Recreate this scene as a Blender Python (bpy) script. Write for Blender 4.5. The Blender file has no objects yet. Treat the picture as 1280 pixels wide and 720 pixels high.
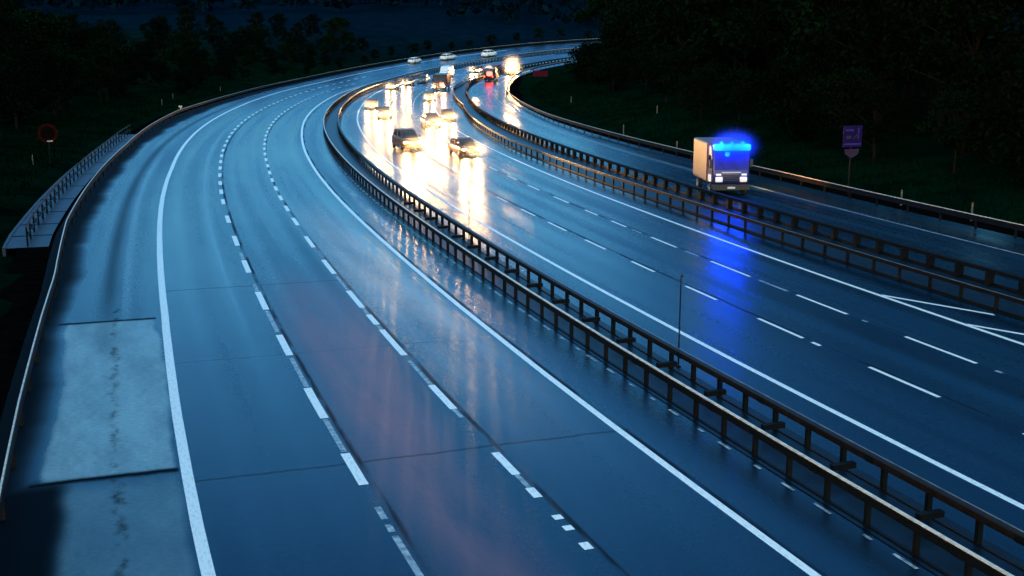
import bpy, math, random
import numpy as np
from mathutils import Vector, Matrix
R = math.radians
random.seed(7)
rng = np.random.default_rng(7)
scene = bpy.context.scene
col = scene.collection

# ------------------------------------------------------------------ camera
cam = bpy.data.cameras.new("camera")
cam.sensor_width = 36.0
cam.lens = 36.0 * 1450 / 1280
cam.clip_start = 0.3
cam.clip_end = 6000
cob = bpy.data.objects.new("camera", cam)
cob.location = (0, 0, 10.5)
cob.rotation_euler = (R(90 - 12.37), 0, 0)
col.objects.link(cob)
scene.camera = cob

# ------------------------------------------------------------------ world, sun, exposure
world = bpy.data.worlds.new("World")
scene.world = world
world.use_nodes = True
wn = world.node_tree
wn.nodes.clear()
sky = wn.nodes.new("ShaderNodeTexSky")
sky.sky_type = 'NISHITA'
sky.sun_disc = False
sky.sun_elevation = R(4)
sky.sun_rotation = R(200)
sky.air_density = 1.2
sky.dust_density = 0.6
sky.ozone_density = 3.0
tint = wn.nodes.new("ShaderNodeMix"); tint.data_type = 'RGBA'; tint.blend_type = 'MULTIPLY'
tint.inputs[0].default_value = 1.0
tint.inputs[7].default_value = (0.50, 0.76, 1.0, 1)
bg = wn.nodes.new("ShaderNodeBackground")
bg.inputs[1].default_value = 0.15
wo = wn.nodes.new("ShaderNodeOutputWorld")
wn.links.new(sky.outputs[0], tint.inputs[6])
# invented sky: pale at far horizon, dimmed above and right, brightened overhead and behind
def wmath(op, a, b=None, clamp=False):
    n = wn.nodes.new("ShaderNodeMath"); n.operation = op; n.use_clamp = clamp
    for i, v in enumerate((a, b)):
        if v is None: continue
        if isinstance(v, (int, float)): n.inputs[i].default_value = v
        else: wn.links.new(v, n.inputs[i])
    return n.outputs[0]
wtc = wn.nodes.new("ShaderNodeTexCoord"); wsep = wn.nodes.new("ShaderNodeSeparateXYZ")
wn.links.new(wtc.outputs["Generated"], wsep.inputs[0])
elev = wn.nodes.new("ShaderNodeMapRange"); elev.interpolation_type = 'SMOOTHSTEP'
wn.links.new(wsep.outputs[2], elev.inputs[0]); elev.inputs[1].default_value = 0.06; elev.inputs[2].default_value = 0.36
up = wn.nodes.new("ShaderNodeMapRange"); up.interpolation_type = 'SMOOTHSTEP'
wn.links.new(wsep.outputs[2], up.inputs[0]); up.inputs[1].default_value = 0.50; up.inputs[2].default_value = 0.80
up.inputs[3].default_value = 1; up.inputs[4].default_value = 0
front = wn.nodes.new("ShaderNodeMapRange"); front.interpolation_type = 'SMOOTHSTEP'
wn.links.new(wsep.outputs[1], front.inputs[0]); front.inputs[1].default_value = 0.2; front.inputs[2].default_value = 0.7
bank = wmath('MULTIPLY', wmath('MULTIPLY', elev.outputs[0], up.outputs[0]), front.outputs[0])
rightw = wn.nodes.new("ShaderNodeMapRange"); rightw.interpolation_type = 'SMOOTHSTEP'
wn.links.new(wsep.outputs[0], rightw.inputs[0]); rightw.inputs[1].default_value = 0.02; rightw.inputs[2].default_value = 0.45
rfac = wmath('MULTIPLY', rightw.outputs[0], front.outputs[0])
wnz = wn.nodes.new("ShaderNodeTexNoise"); wnz.inputs["Scale"].default_value = 4; wnz.inputs["Detail"].default_value = 5
wn.links.new(wtc.outputs["Generated"], wnz.inputs["Vector"])
cl = wmath('MULTIPLY', wmath('SUBTRACT', 1.0, wmath('MULTIPLY', bank, 0.42)), wmath('SUBTRACT', 1.0, wmath('MULTIPLY', rfac, 0.45)))
cl = wmath('MULTIPLY', cl, wmath('ADD', 0.7, wmath('MULTIPLY', wnz.outputs[0], 0.6)))
cmix = wn.nodes.new("ShaderNodeMix"); cmix.data_type = 'RGBA'; cmix.blend_type = 'MULTIPLY'; cmix.inputs[0].default_value = 1
cl = wmath('MULTIPLY', cl, wmath('SUBTRACT', 1.55, wmath('MULTIPLY', wmath('MULTIPLY', front.outputs[0], up.outputs[0]), 0.55)))
ccol = wn.nodes.new("ShaderNodeCombineColor")
for i in range(3): wn.links.new(cl, ccol.inputs[i])
lowf = wmath('MULTIPLY', front.outputs[0], up.outputs[0])
tcol = wn.nodes.new("ShaderNodeMix"); tcol.data_type = 'RGBA'; wn.links.new(lowf, tcol.inputs[0])
tcol.inputs[6].default_value = (1.15, 1.02, 0.80, 1); tcol.inputs[7].default_value = (0.24, 0.61, 1.0, 1)
wn.links.new(tcol.outputs[2], tint.inputs[7])
wn.links.new(tint.outputs[2], cmix.inputs[6]); wn.links.new(ccol.outputs[0], cmix.inputs[7])
wn.links.new(cmix.outputs[2], bg.inputs[0])
wn.links.new(bg.outputs[0], wo.inputs[0])

sl = bpy.data.lights.new("sun", 'SUN')
sl.energy = 0.012
sl.angle = R(20)
sl.color = (1.0, 0.86, 0.7)
so = bpy.data.objects.new("sun", sl)
so.rotation_euler = (R(80), 0, R(-20))
col.objects.link(so)

scene.view_settings.view_transform = 'Standard'
scene.view_settings.look = 'None'
scene.view_settings.gamma = 1
scene.view_settings.exposure = 2.85
scene.render.engine = 'CYCLES'
scene.cycles.use_denoising = True
scene.cycles.max_bounces = 6
scene.cycles.diffuse_bounces = 2
scene.cycles.glossy_bounces = 3
scene.cycles.volume_bounces = 0
scene.cycles.sample_clamp_indirect = 4

# ------------------------------------------------------------------ road alignment (plan coordinates in metres, one point every 5 m)
S0 = -37.0
REF = np.array([(30.14, -34.25), (28.4, -29.56), (26.66, -24.87), (24.92, -20.18), (23.18, -15.49), (21.44, -10.8), (19.7, -6.1), (17.96, -1.41), (16.21, 3.28), (14.47, 7.97), (12.73, 12.66), (10.98, 17.35), (9.24, 22.04), (7.52, 26.74), (5.84, 31.45), (4.19, 36.18), (2.6, 40.92), (1.03, 45.67), (-0.5, 50.43), (-2.0, 55.21), (-3.47, 59.99), (-4.91, 64.78), (-6.32, 69.58), (-7.69, 74.4), (-9.02, 79.22), (-10.29, 84.06), (-11.53, 88.91), (-12.71, 93.77), (-13.85, 98.64), (-14.95, 103.52), (-16.0, 108.41), (-17.0, 113.32), (-17.95, 118.23), (-18.86, 123.15), (-19.71, 128.08), (-20.5, 133.02), (-21.25, 137.97), (-21.94, 142.93), (-22.58, 147.89), (-23.17, 152.86), (-23.71, 157.83), (-24.22, 162.81), (-24.68, 167.79), (-25.1, 172.78), (-25.48, 177.77), (-25.83, 182.76), (-26.14, 187.75), (-26.41, 192.75), (-26.62, 197.75), (-26.76, 202.75), (-26.8, 207.75), (-26.72, 212.75), (-26.47, 217.75), (-26.05, 222.74), (-25.47, 227.71), (-24.79, 232.66), (-24.03, 237.61), (-23.23, 242.55), (-22.36, 247.48), (-21.37, 252.38), (-20.24, 257.26), (-18.95, 262.09), (-17.51, 266.88), (-15.93, 271.63), (-14.22, 276.33), (-12.38, 280.99), (-10.41, 285.59), (-8.3, 290.12), (-6.01, 294.57), (-3.54, 298.92), (-0.9, 303.17), (1.92, 307.3), (4.94, 311.29), (8.16, 315.12), (11.57, 318.78), (15.17, 322.26), (18.97, 325.51), (22.98, 328.5), (27.15, 331.26), (31.45, 333.83), (35.85, 336.2), (40.35, 338.39), (44.93, 340.4), (49.57, 342.27), (54.25, 344.06), (58.94, 345.8), (63.65, 347.47), (68.41, 349.04), (73.19, 350.49), (78.02, 351.82), (82.87, 353.05), (87.73, 354.25), (92.59, 355.42), (97.46, 356.59), (102.32, 357.75), (107.19, 358.9), (112.07, 360.01), (116.96, 361.06), (121.88, 362.01), (126.81, 362.87), (131.75, 363.64), (136.7, 364.38), (141.65, 365.09), (146.6, 365.8), (151.56, 366.51), (156.51, 367.22), (161.47, 367.92), (166.42, 368.63), (171.37, 369.34), (176.33, 370.03), (181.28, 370.71), (186.25, 371.35), (191.22, 371.93), (196.19, 372.46), (201.17, 372.93), (206.16, 373.38), (211.14, 373.81), (216.13, 374.24), (221.11, 374.67), (226.1, 375.09), (231.08, 375.52), (236.07, 375.95), (241.06, 376.38), (246.04, 376.8), (251.03, 377.23), (256.01, 377.66)])
REFS = S0 + 5.0 * np.arange(len(REF))

def _tan(s):
    a = np.stack([np.interp(s + 2, REFS, REF[:, 0]), np.interp(s + 2, REFS, REF[:, 1])], -1)
    b = np.stack([np.interp(s - 2, REFS, REF[:, 0]), np.interp(s - 2, REFS, REF[:, 1])], -1)
    d = a - b
    return d / np.linalg.norm(d, axis=-1, keepdims=True)

def zprof(Y):
    """the road climbs away in the distance"""
    Y = np.asarray(Y, float)
    t = np.clip(Y - 190.0, 0, None)
    r = np.minimum(t, 140.0)
    return 0.09 * r * r / 280.0 + 0.09 * np.clip(np.minimum(Y, 1000) - 330.0, 0, None)

def at(s, off, h=0.0):
    """point on the road: station s along the median, offset to the right, height above the road"""
    s = np.asarray(s, float); off = np.broadcast_to(np.asarray(off, float), s.shape)
    t = _tan(s)
    x = np.interp(s, REFS, REF[:, 0]) + t[..., 1] * off
    y = np.interp(s, REFS, REF[:, 1]) - t[..., 0] * off
    return np.stack([x, y, zprof(y) + h], -1)

def heading(s):
    t = _tan(np.array([float(s)]))[0]
    return math.atan2(-t[0], t[1])      # z rotation that turns +Y to the road's direction

def tab(s, pts):
    return np.interp(s, [p[0] for p in pts], [p[1] for p in pts])

OUT_TAB = [(-40, 28.7), (80, 28.6), (100, 28.0), (145, 26.6), (200, 26.2), (225, 25.6), (250, 23.0), (268, 21.0), (290, 19.6), (320, 19.3), (600, 19.3)]
LEFT_TAB = [(-40, -18.6), (55, -18.6), (70, -19.1), (113, -19.1), (160, -20.2), (185, -19.8), (260, -19.3), (600, -19.0)]
A_TAB = [(-40, -14.6), (30, -14.6), (50, -14.4), (100, -14.35), (140, -14.75), (200, -15.3), (320, -15.0), (600, -15.0)]
B_TAB = [(-40, -10.8), (60, -10.6), (100, -10.6), (160, -10.9), (600, -10.9)]
C_TAB = [(-40, -7.1), (60, -6.98), (100, -6.85), (160, -7.2), (600, -7.3)]
D_TAB = [(-40, -3.3), (130, -3.3), (200, -3.85), (600, -3.9)]
E_TAB = [(-40, 3.1), (130, 3.15), (200, 2.7), (230, 2.3), (600, 2.3)]
F_TAB = [(-40, 6.85), (600, 6.85)]
G_TAB = [(-40, 10.25), (80, 10.5), (600, 10.6)]
H_TAB = [(-40, 13.6), (50, 13.6), (100, 13.8), (240, 13.4), (300, 13.0), (600, 13.0)]
N2_TAB = [(-40, 16.3), (70, 16.1), (110, 15.8), (140, 16.6), (170, 17.6), (210, 16.6), (250, 14.2), (600, 14.0)]
F2_TAB = [(-40, 19.2), (200, 19.2), (225, 18.2), (245, 16.1), (262, 15.2), (600, 15.0)]
SLIP_TAB = [(-40, 25.7), (80, 25.6), (145, 24.6), (220, 23.6), (250, 21.2), (290, 18.0), (600, 18.0)]
SLIPIN_TAB = [(-40, 21.6), (200, 20.9), (240, 17.6), (290, 16.4), (600, 16.4)]

# ------------------------------------------------------------------ materials
def mat(name):
    m = bpy.data.materials.new(name); m.use_nodes = True
    nt = m.node_tree
    return m, nt, nt.nodes["Principled BSDF"]

def N(nt, t, **kw):
    n = nt.nodes.new(t)
    for k, v in kw.items():
        setattr(n, k, v)
    return n

def ramp(nt, src, stops):
    r = N(nt, "ShaderNodeValToRGB")
    e = r.color_ramp.elements
    while len(e) < len(stops): e.new(0.5)
    for i, (p, c) in enumerate(stops):
        e[i].position = p; e[i].color = (*c, 1) if len(c) == 3 else c
    nt.links.new(src, r.inputs[0]); return r

def simple(name, color, rough=0.6, metal=0.0, noise=0.25, scale=6.0, spec=0.5, emit=None, estr=0.0, bump=0.0):
    m, nt, b = mat(name)
    tc = N(nt, "ShaderNodeTexCoord")
    nz = N(nt, "ShaderNodeTexNoise"); nz.inputs["Scale"].default_value = scale; nz.inputs["Detail"].default_value = 5
    nt.links.new(tc.outputs["Object"], nz.inputs["Vector"])
    lo = [c * (1 - noise) for c in color]; hi = [min(1, c * (1 + noise)) for c in color]
    r = ramp(nt, nz.outputs[0], [(0.3, lo), (0.7, hi)])
    nt.links.new(r.outputs[0], b.inputs["Base Color"])
    b.inputs["Roughness"].default_value = rough
    b.inputs["Metallic"].default_value = metal
    b.inputs["Specular IOR Level"].default_value = spec
    if emit:
        b.inputs["Emission Color"].default_value = (*emit, 1); b.inputs["Emission Strength"].default_value = estr
    if bump:
        bp = N(nt, "ShaderNodeBump"); bp.inputs["Strength"].default_value = bump; bp.inputs["Distance"].default_value = 0.05
        nt.links.new(nz.outputs[0], bp.inputs["Height"]); nt.links.new(bp.outputs[0], b.inputs["Normal"])
    return m

def math_(nt, op, a, b=None, c=None, clamp=False):
    n = N(nt, "ShaderNodeMath", operation=op); n.use_clamp = clamp
    for i, v in enumerate((a, b, c)):
        if v is None: continue
        if isinstance(v, (int, float)): n.inputs[i].default_value = v
        else: nt.links.new(v, n.inputs[i])
    return n.outputs[0]

def band(nt, x, lo, hi, soft):
    """1 between lo and hi with soft edges"""
    a = N(nt, "ShaderNodeMapRange"); a.interpolation_type = 'SMOOTHSTEP'
    nt.links.new(x, a.inputs[0]); a.inputs[1].default_value = lo - soft; a.inputs[2].default_value = lo + soft
    b = N(nt, "ShaderNodeMapRange"); b.interpolation_type = 'SMOOTHSTEP'
    nt.links.new(x, b.inputs[0])
    if isinstance(hi, (int, float)): b.inputs[1].default_value = hi - soft; b.inputs[2].default_value = hi + soft
    else:
        nt.links.new(math_(nt, 'SUBTRACT', hi, soft), b.inputs[1]); nt.links.new(math_(nt, 'ADD', hi, soft), b.inputs[2])
    b.inputs[3].default_value = 1; b.inputs[4].default_value = 0
    return math_(nt, 'MULTIPLY', a.outputs[0], b.outputs[0])

def mixc(nt, fac, a, b, mode='MIX'):
    n = N(nt, "ShaderNodeMix"); n.data_type = 'RGBA'; n.blend_type = mode
    for i, v in ((0, fac), (6, a), (7, b)):
        if isinstance(v, (int, float)): n.inputs[i].default_value = v
        elif isinstance(v, tuple): n.inputs[i].default_value = (*v, 1)
        else: nt.links.new(v, n.inputs[i])
    return n.outputs[2]

def mixf(nt, fac, a, b):
    n = N(nt, "ShaderNodeMix"); n.data_type = 'FLOAT'
    for i, v in ((0, fac), (2, a), (3, b)):
        if isinstance(v, (int, float)): n.inputs[i].default_value = v
        else: nt.links.new(v, n.inputs[i])
    return n.outputs[0]

ASPHALT = (0.002, 0.022, 0.046)

def road_material(name, lanes, kind):
    """wet asphalt; UV = (offset across, station along) in metres"""
    m, nt, b = mat(name)
    uv = N(nt, "ShaderNodeUVMap")
    sep = N(nt, "ShaderNodeSeparateXYZ"); nt.links.new(uv.outputs[0], sep.inputs[0])
    u, v = sep.outputs[0], sep.outputs[1]
    def noise(su, sv, detail=3, rough=0.5, dim='2D', off=0):
        mp = N(nt, "ShaderNodeMapping"); nt.links.new(uv.outputs[0], mp.inputs[0])
        mp.inputs[3].default_value = (su, sv, 1); mp.inputs[1].default_value = (off, off, 0)
        n = N(nt, "ShaderNodeTexNoise"); n.noise_dimensions = '2D'
        n.inputs["Scale"].default_value = 1; n.inputs["Detail"].default_value = detail; n.inputs["Roughness"].default_value = rough
        nt.links.new(mp.outputs[0], n.inputs["Vector"]); return n.outputs[0]
    streak = noise(0.62, 0.012, 3, 0.5)
    blotch = noise(0.25, 0.06, 4, 0.6, off=5)
    fine = noise(9, 4, 4, 0.7, off=2)
    grain = noise(45, 45, 2, 0.6, off=9)
    basec = ramp(nt, streak, [(0.3, tuple(c * 0.55 for c in ASPHALT)), (0.7, tuple(c * 1.5 for c in ASPHALT))]).outputs[0]
    basec = mixc(nt, 0.5, basec, ramp(nt, blotch, [(0.3, (0.5, 0.5, 0.5)), (0.7, (1, 1, 1))]).outputs[0], 'MULTIPLY')
    basec = mixc(nt, 0.55, basec, ramp(nt, fine, [(0.25, (0.45, 0.45, 0.45)), (0.75, (1, 1, 1))]).outputs[0], 'MULTIPLY')
    basec = mixc(nt, 0.5, basec, ramp(nt, noise(22, 14, 3, 0.7, off=7), [(0.3, (0.4, 0.4, 0.4)), (0.7, (1, 1, 1))]).outputs[0], 'MULTIPLY')
    # roughness: wheel tracks polished and wetter
    rough = mixf(nt, ramp(nt, streak, [(0.3, (0, 0, 0)), (0.75, (1, 1, 1))]).outputs[0], 0.20, 0.34)
    track = None
    for l0, l1 in lanes:
        c = 0.5 * (l0 + l1)
        for d in (-0.85, 0.85):
            k = band(nt, u, c + d - 0.22, c + d + 0.22, 0.3)
            track = k if track is None else math_(nt, 'ADD', track, k)
    if track is not None:
        rough = math_(nt, 'MULTIPLY_ADD', track, -0.045, rough)
        basec = mixc(nt, math_(nt, 'MULTIPLY', track, 0.35), basec, (0.006, 0.016, 0.03))
    # dark joints beside each lane line
    seam = None
    for l0, l1 in lanes:
        k = band(nt, u, l1 + 0.10, l1 + 0.24, 0.05)
        seam = k if seam is None else math_(nt, 'ADD', seam, k)
    wob = noise(3.0, 0.25, 3, 0.6, off=3)
    if seam is not None:
        seam = math_(nt, 'MULTIPLY', seam, ramp(nt, wob, [(0.40, (0.15,) * 3), (0.55, (1, 1, 1))]).outputs[0], clamp=True)
        basec = mixc(nt, math_(nt, 'MULTIPLY', seam, 0.8), basec, (0.003, 0.006, 0.012))
    dark = math_(nt, 'MULTIPLY', seam, 0.7) if seam is not None else 0.0
    if kind == 'left':
        # reddish tone painted on the second lane, beige on the third, near the bridge
        red = math_(nt, 'MULTIPLY', band(nt, u, -10.0, mixf(nt, ramp(nt, math_(nt, 'MULTIPLY', v, 0.01), [(0.30, (0, 0, 0)), (0.43, (1, 1, 1))]).outputs[0], -8.3, -7.3), 0.85), band(nt, v, 25, 52, 9))
        red = math_(nt, 'MULTIPLY', red, ramp(nt, noise(0.7, 0.12, 4, 0.6, off=11), [(0.25, (0.25,) * 3), (0.6, (1, 1, 1))]).outputs[0])
        basec = mixc(nt, red, basec, (0.175, 0.078, 0.098))
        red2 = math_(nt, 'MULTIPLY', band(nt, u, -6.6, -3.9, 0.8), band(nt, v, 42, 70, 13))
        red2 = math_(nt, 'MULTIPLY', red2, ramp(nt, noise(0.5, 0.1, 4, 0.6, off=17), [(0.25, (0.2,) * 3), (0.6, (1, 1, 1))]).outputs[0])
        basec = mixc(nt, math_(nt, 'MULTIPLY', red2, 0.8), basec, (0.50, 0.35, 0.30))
        # hard shoulder: concrete bays between two dark joints, darker next to the rail
        uu = math_(nt, 'MULTIPLY_ADD', noise(0.02, 0.11, 3, 0.55, off=21), 1.3, math_(nt, 'ADD', u, -0.65))
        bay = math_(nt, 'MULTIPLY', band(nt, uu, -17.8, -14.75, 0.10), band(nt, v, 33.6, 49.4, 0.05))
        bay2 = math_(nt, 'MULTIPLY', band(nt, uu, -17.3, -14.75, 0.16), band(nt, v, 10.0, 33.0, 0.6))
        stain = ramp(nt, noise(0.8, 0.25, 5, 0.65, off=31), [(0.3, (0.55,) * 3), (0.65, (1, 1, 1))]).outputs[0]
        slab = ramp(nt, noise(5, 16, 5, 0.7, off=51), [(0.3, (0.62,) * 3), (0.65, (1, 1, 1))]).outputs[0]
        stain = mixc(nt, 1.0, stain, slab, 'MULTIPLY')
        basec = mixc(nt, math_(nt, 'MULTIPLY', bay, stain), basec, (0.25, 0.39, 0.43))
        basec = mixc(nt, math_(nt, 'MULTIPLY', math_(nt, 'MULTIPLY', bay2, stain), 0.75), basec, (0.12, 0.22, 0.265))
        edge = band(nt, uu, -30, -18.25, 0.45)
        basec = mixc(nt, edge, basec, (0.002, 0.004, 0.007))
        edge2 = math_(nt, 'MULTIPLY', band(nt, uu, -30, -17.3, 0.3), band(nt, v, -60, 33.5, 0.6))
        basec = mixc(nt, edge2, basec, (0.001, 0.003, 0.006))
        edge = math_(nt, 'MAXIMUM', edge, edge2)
        # long oil drip trail down the hard shoulder
        dc = math_(nt, 'ADD', u, math_(nt, 'MULTIPLY_ADD', noise(0.0, 1.3, 4, 0.6, off=41), 0.7, -0.35))
        drip = math_(nt, 'MULTIPLY', band(nt, dc, -16.28, -16.12, 0.12), ramp(nt, noise(1.6, 0.7, 6, 0.7, off=43), [(0.44, (0, 0, 0)), (0.66, (1, 1, 1))]).outputs[0])
        drip = math_(nt, 'MULTIPLY', drip, band(nt, v, -20, 52, 4))
        dark = math_(nt, 'MAXIMUM', dark, drip)
        basec = mixc(nt, math_(nt, 'MULTIPLY', drip, 0.8), basec, (0.001, 0.004, 0.01))
        tr = math_(nt, 'MULTIPLY', band(nt, u, -15.95, -15.65, 0.12), band(nt, v, 50, 110, 8))
        basec = mixc(nt, math_(nt, 'MULTIPLY', tr, 0.35), basec, (0.16, 0.26, 0.34))
        tr = math_(nt, 'MULTIPLY', band(nt, u, -16.75, -16.25, 0.35), band(nt, v, 50, 300, 8))
        basec = mixc(nt, math_(nt, 'MULTIPLY', tr, 0.85), basec, (0.001, 0.005, 0.012))
        dark = math_(nt, 'MAXIMUM', dark, math_(nt, 'MULTIPLY', tr, 0.45))
        tr = math_(nt, 'MULTIPLY', band(nt, u, -11.75, -11.6, 0.06), band(nt, v, 52, 130, 10))
        basec = mixc(nt, math_(nt, 'MULTIPLY', tr, 0.5), basec, (0.10, 0.16, 0.22))
        # worn white paint scuffs beside the median line
        sc = math_(nt, 'MULTIPLY', band(nt, u, -2.3, -1.85, 0.25), band(nt, v, 52, 86, 10))
        sc = math_(nt, 'MULTIPLY', sc, ramp(nt, noise(2.2, 0.9, 5, 0.75, off=47), [(0.45, (0, 0, 0)), (0.58, (1, 1, 1))]).outputs[0])
        basec = mixc(nt, math_(nt, 'MULTIPLY', sc, 0.75), basec, (0.5, 0.42, 0.38))
        def joint(uc0, uc1, v0, w, strength):
            nonlocal basec, dark
            vv = math_(nt, 'MULTIPLY_ADD', noise(1.1, 0.0, 4, 0.6, off=v0), 0.25, math_(nt, 'ADD', v, -0.125))
            j = math_(nt, 'MULTIPLY', band(nt, u, uc0, uc1, 0.05), band(nt, vv, v0 - w, v0 + w, w * 1.1))
            basec = mixc(nt, math_(nt, 'MULTIPLY', j, strength), basec, (0.001, 0.002, 0.004))
            dark = math_(nt, 'MAXIMUM', dark, math_(nt, 'MULTIPLY', j, strength))
        joint(-18.2, -14.75, 33.5, 0.13, 0.95)
        joint(-18.2, -14.75, 49.5, 0.12, 0.9)
        joint(-14.6, -3.0, 32.5, 0.05, 0.42)
        joint(-14.6, 0, 54.2, 0.05, 0.35)
        joint(-14.6, -3.0, 43.0, 0.03, 0.2)
        vgut = band(nt, u, -1.9, 0, 0.35)
        basec = mixc(nt, math_(nt, 'MULTIPLY', vgut, 0.7), basec, (0.003, 0.008, 0.014))
        rough = mixf(nt, math_(nt, 'MAXIMUM', bay, bay2), rough, 0.38)
        rough = mixf(nt, red, rough, 0.40)
        rough = mixf(nt, edge, rough, 0.5)
        dark = math_(nt, 'MAXIMUM', dark, math_(nt, 'MULTIPLY', edge, 0.9))
    rough = math_(nt, 'MULTIPLY_ADD', blotch, 0.12, math_(nt, 'ADD', rough, -0.06))
    rough = math_(nt, 'MULTIPLY_ADD', math_(nt, 'ADD', fine, -0.5), 0.12, rough)
    nt.links.new(basec, b.inputs["Base Color"])
    nt.links.new(mixf(nt, dark, 0.5, 0.0), b.inputs["Specular IOR Level"])
    rough = mixf(nt, dark, rough, 0.75)
    nt.links.new(rough, b.inputs["Roughness"])
    b.inputs["IOR"].default_value = 1.36
    b.inputs["Specular Tint"].default_value = (0.22, 0.66, 1.0, 1)
    bp = N(nt, "ShaderNodeBump"); bp.inputs["Strength"].default_value = 0.27; bp.inputs["Distance"].default_value = 0.01
    nt.links.new(math_(nt, 'ADD', grain, math_(nt, 'MULTIPLY', fine, 1.5)), bp.inputs["Height"])
    nt.links.new(bp.outputs[0], b.inputs["Normal"])
    return m

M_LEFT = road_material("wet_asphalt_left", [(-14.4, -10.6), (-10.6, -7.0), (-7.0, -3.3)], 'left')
M_MID = road_material("wet_asphalt_mid", [(3.1, 6.85), (6.85, 10.4), (10.4, 13.6)], 'mid')
M_SLIP = road_material("wet_asphalt_slip", [(21.5, 25.6)], 'slip')

def paint_material():
    m, nt, b = mat("worn_white_road_paint")
    uv = N(nt, "ShaderNodeUVMap")
    mp = N(nt, "ShaderNodeMapping"); nt.links.new(uv.outputs[0], mp.inputs[0]); mp.inputs[3].default_value = (14, 5, 1)
    n = N(nt, "ShaderNodeTexNoise"); n.noise_dimensions = '2D'; n.inputs["Scale"].default_value = 1; n.inputs["Detail"].default_value = 6; n.inputs["Roughness"].default_value = 0.7
    nt.links.new(mp.outputs[0], n.inputs["Vector"])
    r = ramp(nt, n.outputs[0], [(0.30, (0.58, 0.60, 0.60)), (0.52, (0.86, 0.87, 0.86))])
    nt.links.new(r.outputs[0], b.inputs["Base Color"]); b.inputs["Roughness"].default_value = 0.35
    return m
M_PAINT = paint_material()
M_WORN = simple("faded_road_paint", (0.24, 0.29, 0.33), 0.4, noise=0.8, scale=5)

M_GALV = simple("galvanised_steel", (0.30, 0.31, 0.31), 0.38, 0.7, 0.3, 3)
M_GALVDK = simple("weathered_dark_steel", (0.0028, 0.0032, 0.004), 0.6, 0.0, 0.4, 4, spec=0.12)
M_RUST = simple("rusty_steel_beam", (0.008, 0.0045, 0.003), 0.5, 0.0, 0.5, 3, spec=0.18)
M_CAP = simple("pale_steel_painted_sheen", (0.62, 0.54, 0.46), 0.35, 0.0, 0.3, 5)  # pale base colour with the sky sheen of wet rail tops put in
M_SOIL = simple("verge_soil", (0.002, 0.002, 0.002), 0.9, 0, 0.5, 1.5, spec=0.0, bump=0.4)
M_MEDIAN = simple("wet_median_asphalt", (0.001, 0.008, 0.016), 0.42, 0, 0.7, 1.5, spec=0.16, bump=0.15)
M_CONC = simple("wet_concrete", (0.008, 0.02, 0.035), 0.50, 0, 0.45, 0.8, bump=0.2)
M_GAP = simple("dark_joint", (0.006, 0.006, 0.007), 0.8, 0, 0.2, 2, spec=0.1)

def ground_material():
    m, nt, b = mat("verge_grass_ground")
    tc = N(nt, "ShaderNodeTexCoord")
    n = N(nt, "ShaderNodeTexNoise"); n.inputs["Scale"].default_value = 0.25; n.inputs["Detail"].default_value = 8; n.inputs["Roughness"].default_value = 0.65
    nt.links.new(tc.outputs["Object"], n.inputs["Vector"])
    r = ramp(nt, n.outputs[0], [(0.3, (0.0003, 0.0022, 0.0012)), (0.55, (0.0008, 0.0080, 0.0040)), (0.75, (0.0018, 0.010, 0.004))])
    sp = N(nt, "ShaderNodeSeparateXYZ"); nt.links.new(tc.outputs["Object"], sp.inputs[0])
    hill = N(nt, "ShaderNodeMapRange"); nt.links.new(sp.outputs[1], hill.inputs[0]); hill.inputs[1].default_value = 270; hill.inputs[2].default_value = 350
    r2 = ramp(nt, n.outputs[0], [(0.3, (0.0003, 0.0042, 0.0105)), (0.7, (0.0008, 0.0088, 0.018))])  # far ground fades to blue, dusk haze put into its colour
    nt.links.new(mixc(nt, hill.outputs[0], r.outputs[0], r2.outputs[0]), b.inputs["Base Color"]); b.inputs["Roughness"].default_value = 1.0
    b.inputs["Specular IOR Level"].default_value = 0.0
    bp = N(nt, "ShaderNodeBump"); bp.inputs["Strength"].default_value = 0.6; bp.inputs["Distance"].default_value = 0.3
    nt.links.new(n.outputs[0], bp.inputs["Height"]); nt.links.new(bp.outputs[0], b.inputs["Normal"])
    return m
M_GROUND = ground_material()

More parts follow.
